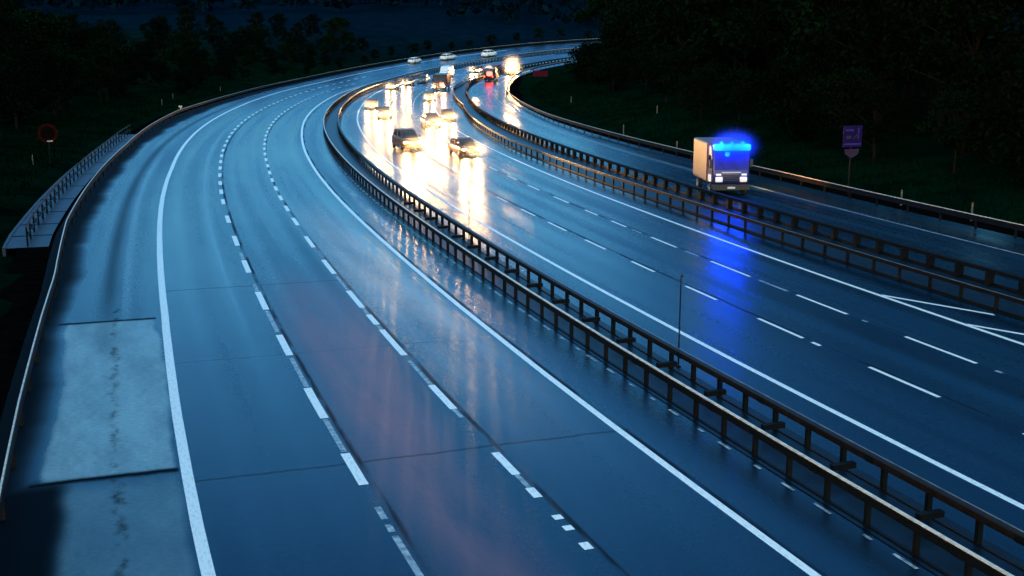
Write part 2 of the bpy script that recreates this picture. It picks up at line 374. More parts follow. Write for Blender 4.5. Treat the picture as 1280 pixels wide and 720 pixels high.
# ------------------------------------------------------------------ mesh helpers
class MB:
    def __init__(s): s.v = []; s.f = []; s.uv = []
    def add(s, vs, fs, uvs=None):
        o = len(s.v); s.v += [tuple(map(float, p)) for p in vs]; s.f += [tuple(i + o for i in f) for f in fs]
        if uvs is not None: s.uv += list(uvs)
    def box(s, c, d, rz=0.0, taper=1.0):
        cx, cy, cz = c; x, y, z = d[0] / 2, d[1] / 2, d[2] / 2
        P = []
        for sz in (-1, 1):
            k = taper if sz > 0 else 1
            for sx, sy in ((-1, -1), (1, -1), (1, 1), (-1, 1)):
                px, py = sx * x * k, sy * y * k
                P.append((cx + px * math.cos(rz) - py * math.sin(rz), cy + px * math.sin(rz) + py * math.cos(rz), cz + sz * z))
        s.add(P, [(3, 2, 1, 0), (4, 5, 6, 7), (0, 1, 5, 4), (1, 2, 6, 5), (2, 3, 7, 6), (3, 0, 4, 7)])
    def tube(s, pts, rads, n=8, caps=True):
        pts = [Vector(p) for p in pts]
        if not hasattr(rads, '__len__'): rads = [rads] * len(pts)
        o = len(s.v); up = Vector((0, 0, 1))
        for i, p in enumerate(pts):
            d = (pts[min(i + 1, len(pts) - 1)] - pts[max(i - 1, 0)]).normalized()
            a = d.cross(up)
            if a.length < 1e-3: a = d.cross(Vector((1, 0, 0)))
            a.normalize(); b = d.cross(a)
            for k in range(n):
                t = 2 * math.pi * k / n
                s.v.append(tuple(p + a * math.cos(t) * rads[i] + b * math.sin(t) * rads[i]))
        for i in range(len(pts) - 1):
            for k in range(n):
                s.f.append((o + i * n + k, o + i * n + (k + 1) % n, o + (i + 1) * n + (k + 1) % n, o + (i + 1) * n + k))
        if caps:
            s.f.append(tuple(o + k for k in reversed(range(n)))); s.f.append(tuple(o + (len(pts) - 1) * n + k for k in range(n)))
    def sweep(s, ss, offs, h, prof, closed=True):
        """sweep a cross-section (offset, height) polygon along the road"""
        n = len(prof); o = len(s.v)
        rings = [at(ss, offs + p[0], h + p[1]) for p in prof]
        for i in range(len(ss)):
            for k in range(n): s.v.append(tuple(map(float, rings[k][i])))
        m = n if closed else n - 1
        for i in range(len(ss) - 1):
            for k in range(m):
                a, b = o + i * n + k, o + i * n + (k + 1) % n
                s.f.append((a, a + n, b + n, b))
        if closed:
            s.f.append(tuple(o + k for k in range(n))); s.f.append(tuple(o + (len(ss) - 1) * n + k for k in reversed(range(n))))
    def build(s, name, m, parent=None, smooth=False, bevel=0.0):
        me = bpy.data.meshes.new(name); me.from_pydata(s.v, [], s.f)
        if s.uv:
            l = me.uv_layers.new(name="UVMap")
            idx = np.zeros(len(me.loops), dtype=np.int32); me.loops.foreach_get("vertex_index", idx)
            l.data.foreach_set("uv", np.array(s.uv, dtype=np.float32)[idx].ravel())
        me.materials.append(m)
        if smooth: me.polygons.foreach_set("use_smooth", [True] * len(me.polygons))
        me.update()
        o = bpy.data.objects.new(name, me); col.objects.link(o)
        if parent: o.parent = parent
        if bevel:
            b = o.modifiers.new("bevel", 'BEVEL'); b.width = bevel; b.segments = 2
        return o

def tag(o, label=None, cat=None, group=None, kind=None):
    if label: o["label"] = label
    if cat: o["category"] = cat
    if group: o["group"] = group
    if kind: o["kind"] = kind
    return o

def empty(name, loc, rz=0.0, label=None, cat=None, group=None):
    o = bpy.data.objects.new(name, None); o.empty_display_size = 0.3
    o.location = loc; o.rotation_euler = (0, 0, rz); col.objects.link(o)
    return tag(o, label, cat, group)

def copy_tree(src, name=None):
    c = src.copy(); col.objects.link(c)
    for ch in list(src.children):
        d = ch.copy(); col.objects.link(d); d.parent = c
        for g in list(ch.children):
            e = g.copy(); col.objects.link(e); e.parent = d
    return c

def strip(name, m, s0, s1, tabs, h, ds=2.0, kind='structure'):
    """sheet following the road between the offset tables"""
    ss = np.arange(s0, s1 + 0.01, ds); ncol = len(tabs)
    mb = MB(); P = []; U = []
    for t in tabs:
        off = tab(ss, t) if isinstance(t, list) else np.full(len(ss), float(t))
        P.append(at(ss, off, h)); U.append(np.stack([off, ss], -1))
    V = np.stack(P, 1).reshape(-1, 3); UV = np.stack(U, 1).reshape(-1, 2)
    F = []
    for i in range(len(ss) - 1):
        for k in range(ncol - 1):
            a = i * ncol + k
            F.append((a, a + 1, a + ncol + 1, a + ncol))
    mb.add(V, F, [tuple(x) for x in UV])
    return tag(mb.build(name, m), kind=kind)

# ------------------------------------------------------------------ terrain
def corridor(X, Y):
    """nearest station and signed offset for plan points"""
    ss = np.arange(REFS[0], REFS[-1], 2.5); p = at(ss, 0.0)[:, :2]; t = _tan(ss)
    S = np.zeros(len(X)); O = np.zeros(len(X))
    for a in range(0, len(X), 4000):
        d = np.stack([X[a:a + 4000, None] - p[None, :, 0], Y[a:a + 4000, None] - p[None, :, 1]], -1)
        i = np.argmin((d ** 2).sum(-1), 1); dd = d[np.arange(len(i)), i]
        S[a:a + 4000] = ss[i]; O[a:a + 4000] = dd[:, 0] * t[i, 1] - dd[:, 1] * t[i, 0]
        al = dd[:, 0] * t[i, 0] + dd[:, 1] * t[i, 1]
        far = np.abs(al) > 6
        O[a:a + 4000] = np.where(far, np.sign(O[a:a + 4000]) * np.hypot(O[a:a + 4000], al), O[a:a + 4000])
    return S, O

def ground_z(X, Y):
    X = np.asarray(X, float).ravel(); Y = np.asarray(Y, float).ravel()
    S, O = corridor(X, Y)
    outR = tab(S, OUT_TAB) + 1.2; outL = tab(S, LEFT_TAB) - 1.0
    outL = np.where((S > 60) & (S < 135), outL - 2.8, outL)
    dR = O - outR; dL = outL - O
    inside = (dR < 0) & (dL < 0)
    bank = np.where(dR > 0, np.minimum(dR * 0.16, 9.0), 0) + np.where(dL > 0, np.minimum(dL * 0.10, 6.0), 0)
    wob = 0.25 * np.sin(X * 0.21 + 1.3) * np.cos(Y * 0.17) + 0.5 * np.sin(X * 0.05) * np.sin(Y * 0.043 + 2)
    edge = np.clip(np.maximum(dR, dL) / 6, 0, 1)
    z = zprof(Y) + bank + wob * edge
    return np.where(inside, zprof(Y) - 0.35, z - 0.06)

xs = np.unique(np.concatenate([np.arange(-150, 150.1, 2.5), np.arange(-400, 401, 12.5), np.linspace(-3000, 3000, 41)]))
ys = np.unique(np.concatenate([np.arange(-40, 420.1, 2.5), np.arange(-200, 1000, 20), np.linspace(-1500, 4500, 41)]))
GX, GY = np.meshgrid(xs, ys, indexing='ij')
GZ = ground_z(GX, GY)
g = MB(); ny = len(ys)
g.add(np.stack([GX.ravel(), GY.ravel(), GZ], -1), [(i * ny + j, (i + 1) * ny + j, (i + 1) * ny + j + 1, i * ny + j + 1) for i in range(len(xs) - 1) for j in range(ny - 1)])
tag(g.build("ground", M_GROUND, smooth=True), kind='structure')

# ------------------------------------------------------------------ carriageways, median, slip road
SMIN, SMAX = -36, 590
def shift(t, d): return [(a, b + d) for a, b in t]
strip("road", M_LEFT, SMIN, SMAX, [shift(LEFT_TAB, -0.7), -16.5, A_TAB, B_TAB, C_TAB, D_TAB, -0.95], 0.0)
strip("road", M_MID, SMIN, SMAX, [0.95, E_TAB, F_TAB, G_TAB, H_TAB, shift(N2_TAB, -0.05)], 0.0)
strip("road", M_SLIP, SMIN, SMAX, [shift(F2_TAB, 0.0), SLIPIN_TAB, SLIP_TAB, shift(OUT_TAB, 0.5)], 0.0)
strip("median", M_MEDIAN, SMIN, SMAX, [-1.05, 1.05], 0.02)
strip("median", M_MEDIAN, SMIN, SMAX, [shift(N2_TAB, -0.15), shift(F2_TAB, 0.15)], 0.02)
strip("verge", M_SOIL, SMIN, SMAX, [shift(OUT_TAB, 0.4), shift(OUT_TAB, 2.6)], 0.012)
strip("verge", M_SOIL, SMIN, SMAX, [shift(LEFT_TAB, -2.2), shift(LEFT_TAB, -0.6)], 0.012)

def line(name, t, s0, s1, w, m=M_PAINT, h=0.005, shiftv=0.0):
    return strip(name, m, s0, s1, [shift(t, shiftv - w / 2), shift(t, shiftv + w / 2)], h, ds=1.5)
def dashes(name, t, segs, w, m=M_PAINT, h=0.005):
    mb = MB()
    for a, b in segs:
        ss = np.linspace(a, b, 4); o = tab(ss, t)
        l = at(ss, o - w / 2, h); r = at(ss, o + w / 2, h)
        V = []; U = []
        for i in range(4):
            V += [l[i], r[i]]; U += [(o[i] - w / 2, ss[i]), (o[i] + w / 2, ss[i])]
        mb.add(V, [(2 * i, 2 * i + 1, 2 * i + 3, 2 * i + 2) for i in range(3)], U)
    return tag(mb.build(name, m), kind='structure')

line("edge_line", A_TAB, SMIN, 330, 0.27)
line("edge_line", D_TAB, SMIN, 330, 0.21)
line("edge_line", E_TAB, SMIN, 330, 0.20)
line("edge_line", H_TAB, SMIN, 330, 0.20)
line("edge_line", SLIP_TAB, SMIN, 420, 0.14, M_WORN)
line("edge_line", SLIPIN_TAB, SMIN, 330, 0.12, M_WORN)
def per(s0, s1, p, l): return [(a, a + l) for a in np.arange(s0, s1, p)]
dashes("lane_line", B_TAB, per(-30, 24, 7, 2.4) + [(31.0, 33.2), (36.1, 39.0), (42.8, 45.6), (49.6, 52.9), (57.0, 60.0), (64.0, 67.0), (71.5, 74.2)] + per(79, 260, 4.8, 2.3), 0.24)
dashes("lane_line", B_TAB, [(26.0, 28.0), (28.9, 29.6), (28.2, 28.6), (33.3, 36.0), (39.1, 42.5), (46.0, 49.4), (53.0, 54.5), (60.2, 62)], 0.15, M_WORN, 0.004)
dashes("lane_line", C_TAB, per(-30, 22, 7, 2.4) + [(24.0, 24.3), (26.0, 26.35), (27.0, 27.25), (27.6, 27.85), (28.9, 29.5), (30.4, 32.0), (35.7, 38.1), (41.6, 45.2), (46.0, 47.6), (48.8, 52.0), (55.6, 59.0), (62.4, 65.8), (69.5, 72.3)] + per(75, 240, 4.8, 2.3), 0.22)
dashes("lane_line", C_TAB, [(29.5, 30.4), (34.9, 35.7), (38.1, 41.0), (45.2, 48.8), (52.2, 55.0)], 0.13, M_WORN, 0.004)
dashes("lane_line", F_TAB, per(-30, 31, 6.1, 2.9) + [(25.8, 28.6), (32.0, 35.4), (38.2, 38.7), (39.3, 42.4), (45.7, 48.5), (51.7, 54.3), (57.6, 60.5), (63.4, 66.6), (69.0, 71.9), (75.0, 77.7)] + per(81, 300, 6.0, 2.8), 0.15)
dashes("lane_line", G_TAB, per(-32, 27, 6.6, 3.1) + [(34.6, 38.3), (37.0, 37.0), (41.9, 45.5), (49.4, 53.2), (57.0, 60.2), (63.7, 66.0), (68.2, 70.5), (73.6, 76.8), (80.0, 83.0)] + per(86, 300, 6.2, 3.0), 0.15)
dashes("lane_line", G_TAB, [(33.4, 33.7), (40.6, 40.9), (46.2, 48.6), (54.5, 56.0), (61.5, 62.8)], 0.14, M_WORN, 0.004)
# hatching on the hard shoulder of the middle carriageway
hb = MB()
for (sa, oa, sb, ob) in ((44.2, 13.7, 39.9, 15.7), (38.9, 13.7, 35.0, 15.6), (33.6, 13.7, 29.7, 15.6), (28.3, 13.7, 24.4, 15.6)):
    t = np.linspace(0, 1, 4); ss = sa + (sb - sa) * t; oo = oa + (ob - oa) * t
    l = at(ss + 0.0, oo - 0.05, 0.006); r = at(ss + 0.24, oo + 0.05, 0.006); V = []; U = []
    for i in range(4): V += [l[i], r[i]]; U += [(oo[i], ss[i]), (oo[i] + .2, ss[i])]
    hb.add(V, [(2 * i, 2 * i + 1, 2 * i + 3, 2 * i + 2) for i in range(3)], U)
tag(hb.build("hatch_markings", M_PAINT), kind='structure')
# broken pale kerb chips along the foot of the median barrier
dashes("kerb_marking", [(-40, -1.22), (600, -1.22)], [(a, a + random.uniform(0.25, 1.0)) for a in np.arange(20, 120, 1.45)], 0.09, M_WORN, 0.012)

# wet concrete path left of the rail
strip("path", M_CONC, 66.2, 134, [shift(LEFT_TAB, -2.75), shift(LEFT_TAB, -0.75)], 0.05)
pj = MB()
for a in (69.6, 73.4, 78.0, 83.5, 90, 97, 105, 114, 124):
    ss = np.array([a, a + 0.28])
    V = [*at(ss, tab(ss, LEFT_TAB) - 2.75, 0.056), *at(ss, tab(ss, LEFT_TAB) - 0.75, 0.056)]
    pj.add(V, [(0, 2, 3, 1)])
tag(pj.build("path_joints", M_GAP), kind='structure')
pw = MB()
ss = np.arange(66.0, 134, 2.0)
pw.sweep(ss, tab(ss, LEFT_TAB), 0, [(-2.9, -0.4), (-2.75, -0.4), (-2.75, 0.12), (-2.9, 0.12)])
tag(pw.build("kerb", M_CONC), kind='structure')

# ------------------------------------------------------------------ guardrails
def guardrail(name, label, t, s0, s1, pitch, beam, m_beam, m_post, cap=None, low=None, post=0.10, posts_end=None, post_off=0.0, sloped=True, top=0.75):
    p0 = at(np.array([0.0 if s0 < 0 else s0]), tab(np.array([0.0 if s0 < 0 else s0]), t))[0]
    root = empty(name, tuple(p0), 0, label, "guardrail")
    T = Matrix.Translation(-Vector(p0))
    def fin(mb, nm, m):
        mb.v = [(x - p0[0], y - p0[1], z - p0[2]) for x, y, z in mb.v]
        return mb.build(nm, m, root)
    ss = np.arange(s0, s1 + 0.1, 2.0); off = tab(ss, t)
    mb = MB(); bw, bh = beam
    mb.sweep(ss, off, 0, [(-bw / 2, top - bh), (bw / 2, top - bh), (bw / 2, top - 0.02), (bw / 2 - 0.02, top), (-bw / 2 + 0.02, top), (-bw / 2, top - 0.02)])
    fin(mb, "beam", m_beam)
    if cap:
        cw, ch, co, cm = cap
        mb = MB(); mb.sweep(ss, off + co, 0, [(-cw / 2, top + 0.003), (cw / 2, top + 0.003), (cw / 2, top + 0.003 + ch), (-cw / 2, top + 0.003 + ch)])
        fin(mb, "top_edge", cm)
    if low:
        lz, lh = low
        mb = MB(); mb.sweep(ss, off, 0, [(-0.04, lz), (0.04, lz), (0.04, lz + lh), (-0.04, lz + lh)])
        fin(mb, "lower_rail", m_beam)
    def postmb(mb, s):
        s = s + random.uniform(-0.06, 0.06)
        p = at(np.array([s]), tab(np.array([s]), t) + post_off + random.uniform(-0.012, 0.012))[0]; rz = heading(s) + random.uniform(-0.12, 0.12)
        hh = top - bh + 0.3
        mb.box((p[0], p[1], p[2] + (top - bh) / 2 - 0.146), (post, post * 0.8, hh - 0.008), rz)
    st = np.arange(s0 + 0.5, posts_end or s1, pitch)
    vis = [s for s in st if s > 12][:100]; rest = [s for s in st if s not in set(vis)]
    for s in vis:
        mb = MB(); postmb(mb, s); fin(mb, "post", m_post)
    if rest:
        mb = MB()
        for s in rest: postmb(mb, s)
        tag(fin(mb, "post", m_post), kind="stuff")
    for s in np.arange(22.0, 110, 4.8):
        mb = MB(); q = np.array([s, s + 0.32]); bo = tab(q, t)
        mb.sweep(q, bo, 0, [(-bw / 2 - 0.008, top - bh - 0.008), (bw / 2 + 0.008, top - bh - 0.008), (bw / 2 + 0.008, top - 0.015), (-bw / 2 - 0.008, top - 0.015)])
        for k in (0.06, 0.16, 0.26):
            e = at(np.array([s + k]), tab(np.array([s + k]), t) - bw / 2 - 0.012, top - bh / 2)[0]
            mb.box(e, (0.03, 0.03, 0.03), heading(s))
        fin(mb, "splice_plate", m_post)
    return root, fin

g1, fin1 = guardrail("guardrail", "central guardrail with pale top edge, on the side of the empty carriageway",
          [(-40, -0.85), (215, -0.9), (245, -1.2), (600, -1.2)], -36, 420, 1.55, (0.16, 0.20), M_GALVDK, M_GALVDK, cap=(0.085, 0.03, -0.03, M_CAP), low=(0.0, 0.05), post=0.12)
g2, fin2 = guardrail("guardrail", "rust brown central guardrail on the side of the oncoming headlights",
          [(-40, 0.70), (110, 0.75), (200, 0.55), (600, 0.5)], -36, 420, 1.55, (0.20, 0.17), M_RUST, M_GALVDK, low=(0.0, 0.05), post=0.13, cap=(0.03, 0.012, 0.07, M_GALV))
g3, _ = guardrail("guardrail", "low dark guardrail beside the hatched hard shoulder of the busy carriageway",
          N2_TAB, -36, 420, 2.0, (0.16, 0.16), M_GALVDK, M_GALVDK, cap=(0.04, 0.012, -0.05, M_GALV), low=(0.0, 0.12), post=0.12)
g4, _ = guardrail("guardrail", "ladder-like dark guardrail along the near edge of the slip road with the rescue truck",
          F2_TAB, -36, 420, 2.0, (0.18, 0.17), M_GALVDK, M_GALVDK, low=(0.0, 0.16), post=0.30)
g5, _ = guardrail("guardrail", "long guardrail with a thin pale edge between the slip road and the dark wooded bank",
          OUT_TAB, -36, 420, 3.2, (0.12, 0.30), M_GALVDK, M_GALVDK, cap=(0.06, 0.03, -0.02, M_CAP), post=0.10)
g6, _ = guardrail("guardrail", "long guardrail with a thin pale edge on the left verge of the empty carriageway",
          LEFT_TAB, -36, 420, 3.2, (0.09, 0.30), M_GALVDK, M_GALVDK, cap=(0.045, 0.02, 0.0, M_CAP), post=0.10)
# spacer brackets between the two median rails
for s in np.arange(21.3, 75, 3.1):
    mb = MB()
    p = at(np.array([s]), 0.30)[0]; mb.box((p[0], p[1], p[2] + 0.33), (0.65, 0.16, 0.14), heading(s))
    fin2(mb, "spacer_bracket", M_GALVDK)

# handrail beside the wet concrete path
hp = at(np.array([67.0]), -21.0)[0]
hr = empty("handrail", tuple(hp), 0, "thin dark metal handrail with crossed struts beside the wet concrete path left of the road", "handrail")
HT = shift(LEFT_TAB, -1.75)
mb = MB(); ss = np.arange(66.5, 134, 1.5)
for z in (0.98, 0.50):
    rr = at(ss, tab(ss, HT), z) - hp; mb.tube(rr, 0.05, 6)
mb.build("rail", M_GALVDK, hr)
for k, s in enumerate(np.arange(66.6, 133, 2.2)):
    a = at(np.array([s]), tab(np.array([s]), HT), 0.0)[0] - hp; b = at(np.array([s]), tab(np.array([s]), HT), 0.98)[0] - hp
    c = at(np.array([s + 2.1]), tab(np.array([s + 2.1]), HT), 0.06)[0] - hp
    mb = MB(); mb.tube([a, b], 0.05, 6); mb.build("post", M_GALVDK, hr)
    mb = MB(); mb.tube([b - Vector((0, 0, .04)), c], 0.02, 5); mb.build("strut", M_GALVDK, hr)

# ------------------------------------------------------------------ vehicles (local +Y is forward)
def paint(name, c, rough=0.25): return simple(name, c, rough, 0.1, 0.08, 2)
M_GLASS = simple("dark_glass", (0.01, 0.012, 0.015), 0.06, 0, 0.1, 1, spec=0.8)
M_TYRE = simple("tyre_rubber", (0.012, 0.012, 0.012), 0.8, 0, 0.2, 8)
M_RIM = simple("alloy_rim", (0.35, 0.35, 0.36), 0.35, 0.8, 0.1, 4)
M_BLACK = simple("black_trim", (0.012, 0.012, 0.013), 0.5, 0, 0.2, 4)
M_PLATE = simple("number_plate", (0.6, 0.6, 0.55), 0.4, 0, 0.05, 4)
M_HEAD = simple("lit_headlight", (0.9, 0.8, 0.6), 0.2, 0, 0.02, 1, emit=(1.0, 0.52, 0.15), estr=18)
M_AMBER = simple("lit_amber_lamp", (0.9, 0.4, 0.1), 0.3, 0, 0.02, 1, emit=(1.0, 0.35, 0.05), estr=6)
M_TAIL = simple("lit_tail_lamp", (0.5, 0.02, 0.02), 0.3, 0, 0.02, 1, emit=(1.0, 0.04, 0.03), estr=2.2)
M_REDL = simple("unlit_tail_lamp", (0.2, 0.01, 0.01), 0.3)
M_BEACON = simple("lit_blue_beacon", (0.1, 0.3, 0.9), 0.2, 0, 0.02, 1, emit=(0.0, 0.26, 1.0), estr=0.6)

def ring(y, hw, z0, z1, r=0.16, n=3):
    """rounded-rectangle section across x at station y"""
    P = []
    r = min(r, (z1 - z0) / 2 * 0.95, hw * 0.9)
    for cx, cz, a0 in ((hw - r, z1 - r, 0), (-hw + r, z1 - r, 90), (-hw + r, z0 + r, 180), (hw - r, z0 + r, 270)):
        for k in range(n + 1):
            a = R(a0 + 90 * k / n); P.append((cx + r * math.cos(a), y, cz + r * math.sin(a)))
    return P
def loft(mb, rings):
    n = len(rings[0]); o = len(mb.v)
    for r in rings: mb.v += r
    for i in range(len(rings) - 1):
        for k in range(n):
            a, b = o + i * n + k, o + i * n + (k + 1) % n
            mb.f.append((a, a + n, b + n, b))
    mb.f.append(tuple(o + k for k in range(n))); mb.f.append(tuple(o + (len(rings) - 1) * n + k for k in reversed(range(n))))

def wheel(root, x, y, r=0.33, w=0.22):
    mb = MB(); rr = [(-w / 2, r * 0.86), (-w / 2 + 0.04, r), (w / 2 - 0.04, r), (w / 2, r * 0.86)]
    mb.tube([(x + a, y, r) for a, _ in rr], [b for _, b in rr], 20)
    wh = mb.build("wheel", M_TYRE, root)
    mb = MB(); s = 1 if x > 0 else -1; xo = x + s * (w / 2 + 0.004)
    mb.tube([(xo - 0.01, y, r), (xo + s * 0.012, y, r)], r * 0.62, 16)
    for k in range(5):
        a = 2 * math.pi * k / 5
        mb.tube([(xo + s * 0.012, y, r), (xo + s * 0.02, y + math.cos(a) * r * 0.58, r + math.sin(a) * r * 0.58)], 0.03, 5)
    mb.build("rim", M_RIM, wh)

BEAMS = []
def beam(root, x, y, z, energy, color=(1.0, 0.53, 0.18), angle=95, tilt=2.0, r=0.10, target=None):
    key = (energy, color, angle)
    l = next((b for k, b in BEAMS if k == key), None)
    if l is None:
        l = bpy.data.lights.new("headlight_beam", 'SPOT'); l.energy = energy; l.color = color
        l.spot_size = R(angle); l.spot_blend = 0.9; l.shadow_soft_size = r; BEAMS.append((key, l))
    o = bpy.data.objects.new("headlight_beam", l); o.location = (x, y, z); o.rotation_euler = (R(90 - tilt), 0, 0)
    col.objects.link(o); o.parent = root

def car(m_paint, L=4.3, W=1.78, Hh=1.46, lights='head', energy=900, suv=False, tail=True):
    root = empty("car", (0, 0, 0))
    k = L / 4.3; w = W / 2; h = Hh / 1.46
    mb = MB()
    loft(mb, [ring(y * k, w * a, z0, z1 * h, 0.2) for y, a, z0, z1 in (
        (-2.15, .80, .42, .80), (-2.08, .92, .28, .96), (-1.6, .99, .22, 1.00), (-0.6, 1.0, .20, .98), (0.6, 1.0, .20, .95),
        (1.25, 1.0, .20, .92), (1.75, .97, .22, .82), (2.05, .88, .26, .70), (2.15, .74, .34, .60))])
    mb.build("body", m_paint, root, smooth=True)
    mb = MB()
    yr = -2.0 if suv else -1.75
    loft(mb, [ring(y * k, w * a, 0.88 * h, z1 * h, 0.14) for y, a, z1 in (
        (yr, .80, 1.00), (yr + .45, .78, 1.38), (-0.5, .77, 1.44), (0.15, .76, 1.43), (0.55, .77, 1.34), (1.25, .84, .97))])
    mb.build("windows", M_GLASS, root, smooth=True)
    mb = MB()
    loft(mb, [ring(y * k, w * a, 1.37 * h, z1 * h, 0.05) for y, a, z1 in ((yr + .42, .72, 1.41), (-0.5, .75, 1.475), (0.1, .74, 1.465), (0.42, .70, 1.42))])
    mb.build("roof", m_paint, root, smooth=True)
    for sx in (-1, 1):
        for pa, pb in (((sx * w * .82, 1.22 * k, .95 * h), (sx * w * .74, .45 * k, 1.38 * h)), ((sx * w * .79, -.35 * k, .97 * h), (sx * w * .775, -.40 * k, 1.40 * h)), ((sx * w * .80, (yr + .05) * k, .97 * h), (sx * w * .74, (yr + .45) * k, 1.36 * h))):
            mb = MB(); mb.tube([pa, pb], 0.035, 6); mb.build("pillar", m_paint, root)
        mb = MB(); loft(mb, [ring(y, .10, -.07, .07, .05) for y in (-.05, .06)])
        mb.v = [(x + sx * (w + .10), y + .85 * k, z + 1.0 * h) for x, y, z in mb.v]; mb.build("mirror", m_paint, root, smooth=True)
        mb = MB(); loft(mb, [ring(y, a, -.075 * a / .19, .075 * a / .19, .06) for y, a in ((-.1, .19), (0, .19), (.06, .13))])
        mb.v = [(x + sx * w * .66, y + 2.08 * k, z + .62 * h) for x, y, z in mb.v]
        mb.build("headlight", M_HEAD if lights == 'head' else M_PLATE, root, smooth=True)
        mb = MB(); mb.box((sx * w * .72, -2.12 * k, .80 * h), (.30, .08, .14)); mb.build("tail_light", M_TAIL if tail else M_REDL, root)
        if lights == 'head': beam(root, sx * w * .66, 2.08 * k + .17, .62 * h, energy)
        for y in (1.32, -1.35): wheel(root, sx * (w - .10), y * k)
    mb = MB(); mb.box((0, 2.145 * k, .56 * h), (w * .95, .03, .12)); mb.box((0, 2.12 * k, .36 * h), (w * 1.3, .06, .12)); mb.build("grille", M_BLACK, root)
    mb = MB(); mb.box((0, 2.175 * k, .45 * h), (.50, .012, .11)); mb.build("number_plate", M_PLATE, root)
    return root

def van(m_paint, L=5.6, W=2.0, Hh=2.4, lights='head', energy=1000, box=False, tail=True):
    root = empty("van", (0, 0, 0)); w = W / 2; b = -L / 2; f = L / 2
    mb = MB()
    if box:
        loft(mb, [ring(y, w * 1.04, .75, z, .06) for y, z in ((b, Hh), (f - 1.75, Hh))]); mb.build("cargo_box", m_paint, root)
        mb = MB(); loft(mb, [ring(y, w * a, .35, z, .14) for y, a, z in ((f - 1.7, .96, Hh * .80), (f - .9, .98, Hh * .80), (f - .35, .97, Hh * .55), (f - .05, .95, Hh * .46), (f, .88, Hh * .40))])
        mb.build("cab", m_paint, root, smooth=True)
        z1 = Hh * .80
    else:
        loft(mb, [ring(y, w * a, .30, z, .18) for y, a, z in ((b, .92, Hh * .95), (b + .15, .98, Hh), (f - 2.0, .98, Hh), (f - 1.45, .97, Hh * .95), (f - .75, .97, Hh * .56), (f - .12, .94, Hh * .46), (f, .84, Hh * .38))])
        mb.build("body", m_paint, root, smooth=True); z1 = Hh * .93
    mb = MB(); zt, zb = z1 * .97, Hh * .53
    yt, yb = (f - .88, f - .36) if box else (f - 1.42, f - .76)
    P = [(-w * .82, yb + .03, zb + .05), (w * .82, yb + .03, zb + .05), (w * .76, yt + .06, zt - .08), (-w * .76, yt + .06, zt - .08)]
    Q = [(x, y - .05, z - .03) for x, y, z in P]
    mb.add(P + Q, [(0, 1, 2, 3), (7, 6, 5, 4), (0, 4, 5, 1), (1, 5, 6, 2), (2, 6, 7, 3), (3, 7, 4, 0)]); mb.build("windscreen", M_GLASS, root)
    for sx in (-1, 1):
        mb = MB(); mb.box((sx * (w * .97), yt + .05, (zt + zb) / 2), (.06, .8, (zt - zb) * .7)); mb.build("side_window", M_GLASS, root)
        mb = MB(); mb.box((sx * (w + .16), f - .75, Hh * .60), (.20, .10, .34)); mb.tube([(sx * w * .9, f - .8, Hh * .58), (sx * (w + .16), f - .75, Hh * .58)], .02, 5); mb.build("mirror", M_BLACK, root)
        mb = MB(); loft(mb, [ring(y, .18, -.12, .12, .07) for y in (-.1, .04)]); mb.v = [(x + sx * w * .72, y + f - .02, z + Hh * .32) for x, y, z in mb.v]
        mb.build("headlight", M_HEAD if lights == 'head' else M_PLATE, root, smooth=True)
        mb = MB(); mb.box((sx * w * .85, b - .02, 1.0), (.16, .06, .34)); mb.build("tail_light", M_TAIL if tail else M_REDL, root)
        if lights == 'head': beam(root, sx * w * .72, f + .12, Hh * .32, energy)
        for y in (f - .95, b + 1.1): wheel(root, sx * (w - .13), y, .36, .24)
    mb = MB(); mb.box((0, f + .005, Hh * .30), (w * 1.0, .04, .24)); mb.box((0, f - .02, .42), (w * 1.8, .12, .20)); mb.build("grille", M_BLACK, root)
    mb = MB(); mb.box((0, f + .05, .43), (.50, .012, .11)); mb.build("number_plate", M_PLATE, root)
    return root

def put(root, name, s, off, label, cat, group=None, fwd=False, yaw=0.0):
    p = at(np.array([float(s)]), float(off))[0]
    ss = np.array([s - 2.0, s + 2.0]); q = at(ss, float(off)); pitch = math.atan2(q[1][2] - q[0][2], 4.0)
    root.name = name; root.location = (p[0], p[1], p[2] + 0.006)
    if fwd: root.rotation_euler = (pitch, 0, heading(s) + R(yaw))
    else: root.rotation_euler = (-pitch, 0, heading(s) + math.pi + R(yaw))
    tag(root, label, cat, group)

GO = "cars driving toward the camera on the middle carriageway"
P_DARK = paint("dark_car_paint", (0.035, 0.030, 0.030)); P_ORANGE = paint("copper_car_paint", (0.20, 0.065, 0.025)); P_RED = paint("dark_red_car_paint", (0.14, 0.015, 0.012))
P_WHITE = paint("white_car_paint", (0.70, 0.70, 0.72)); P_GREY = paint("grey_car_paint", (0.10, 0.10, 0.11)); P_BROWN = paint("brown_car_paint", (0.09, 0.045, 0.03))
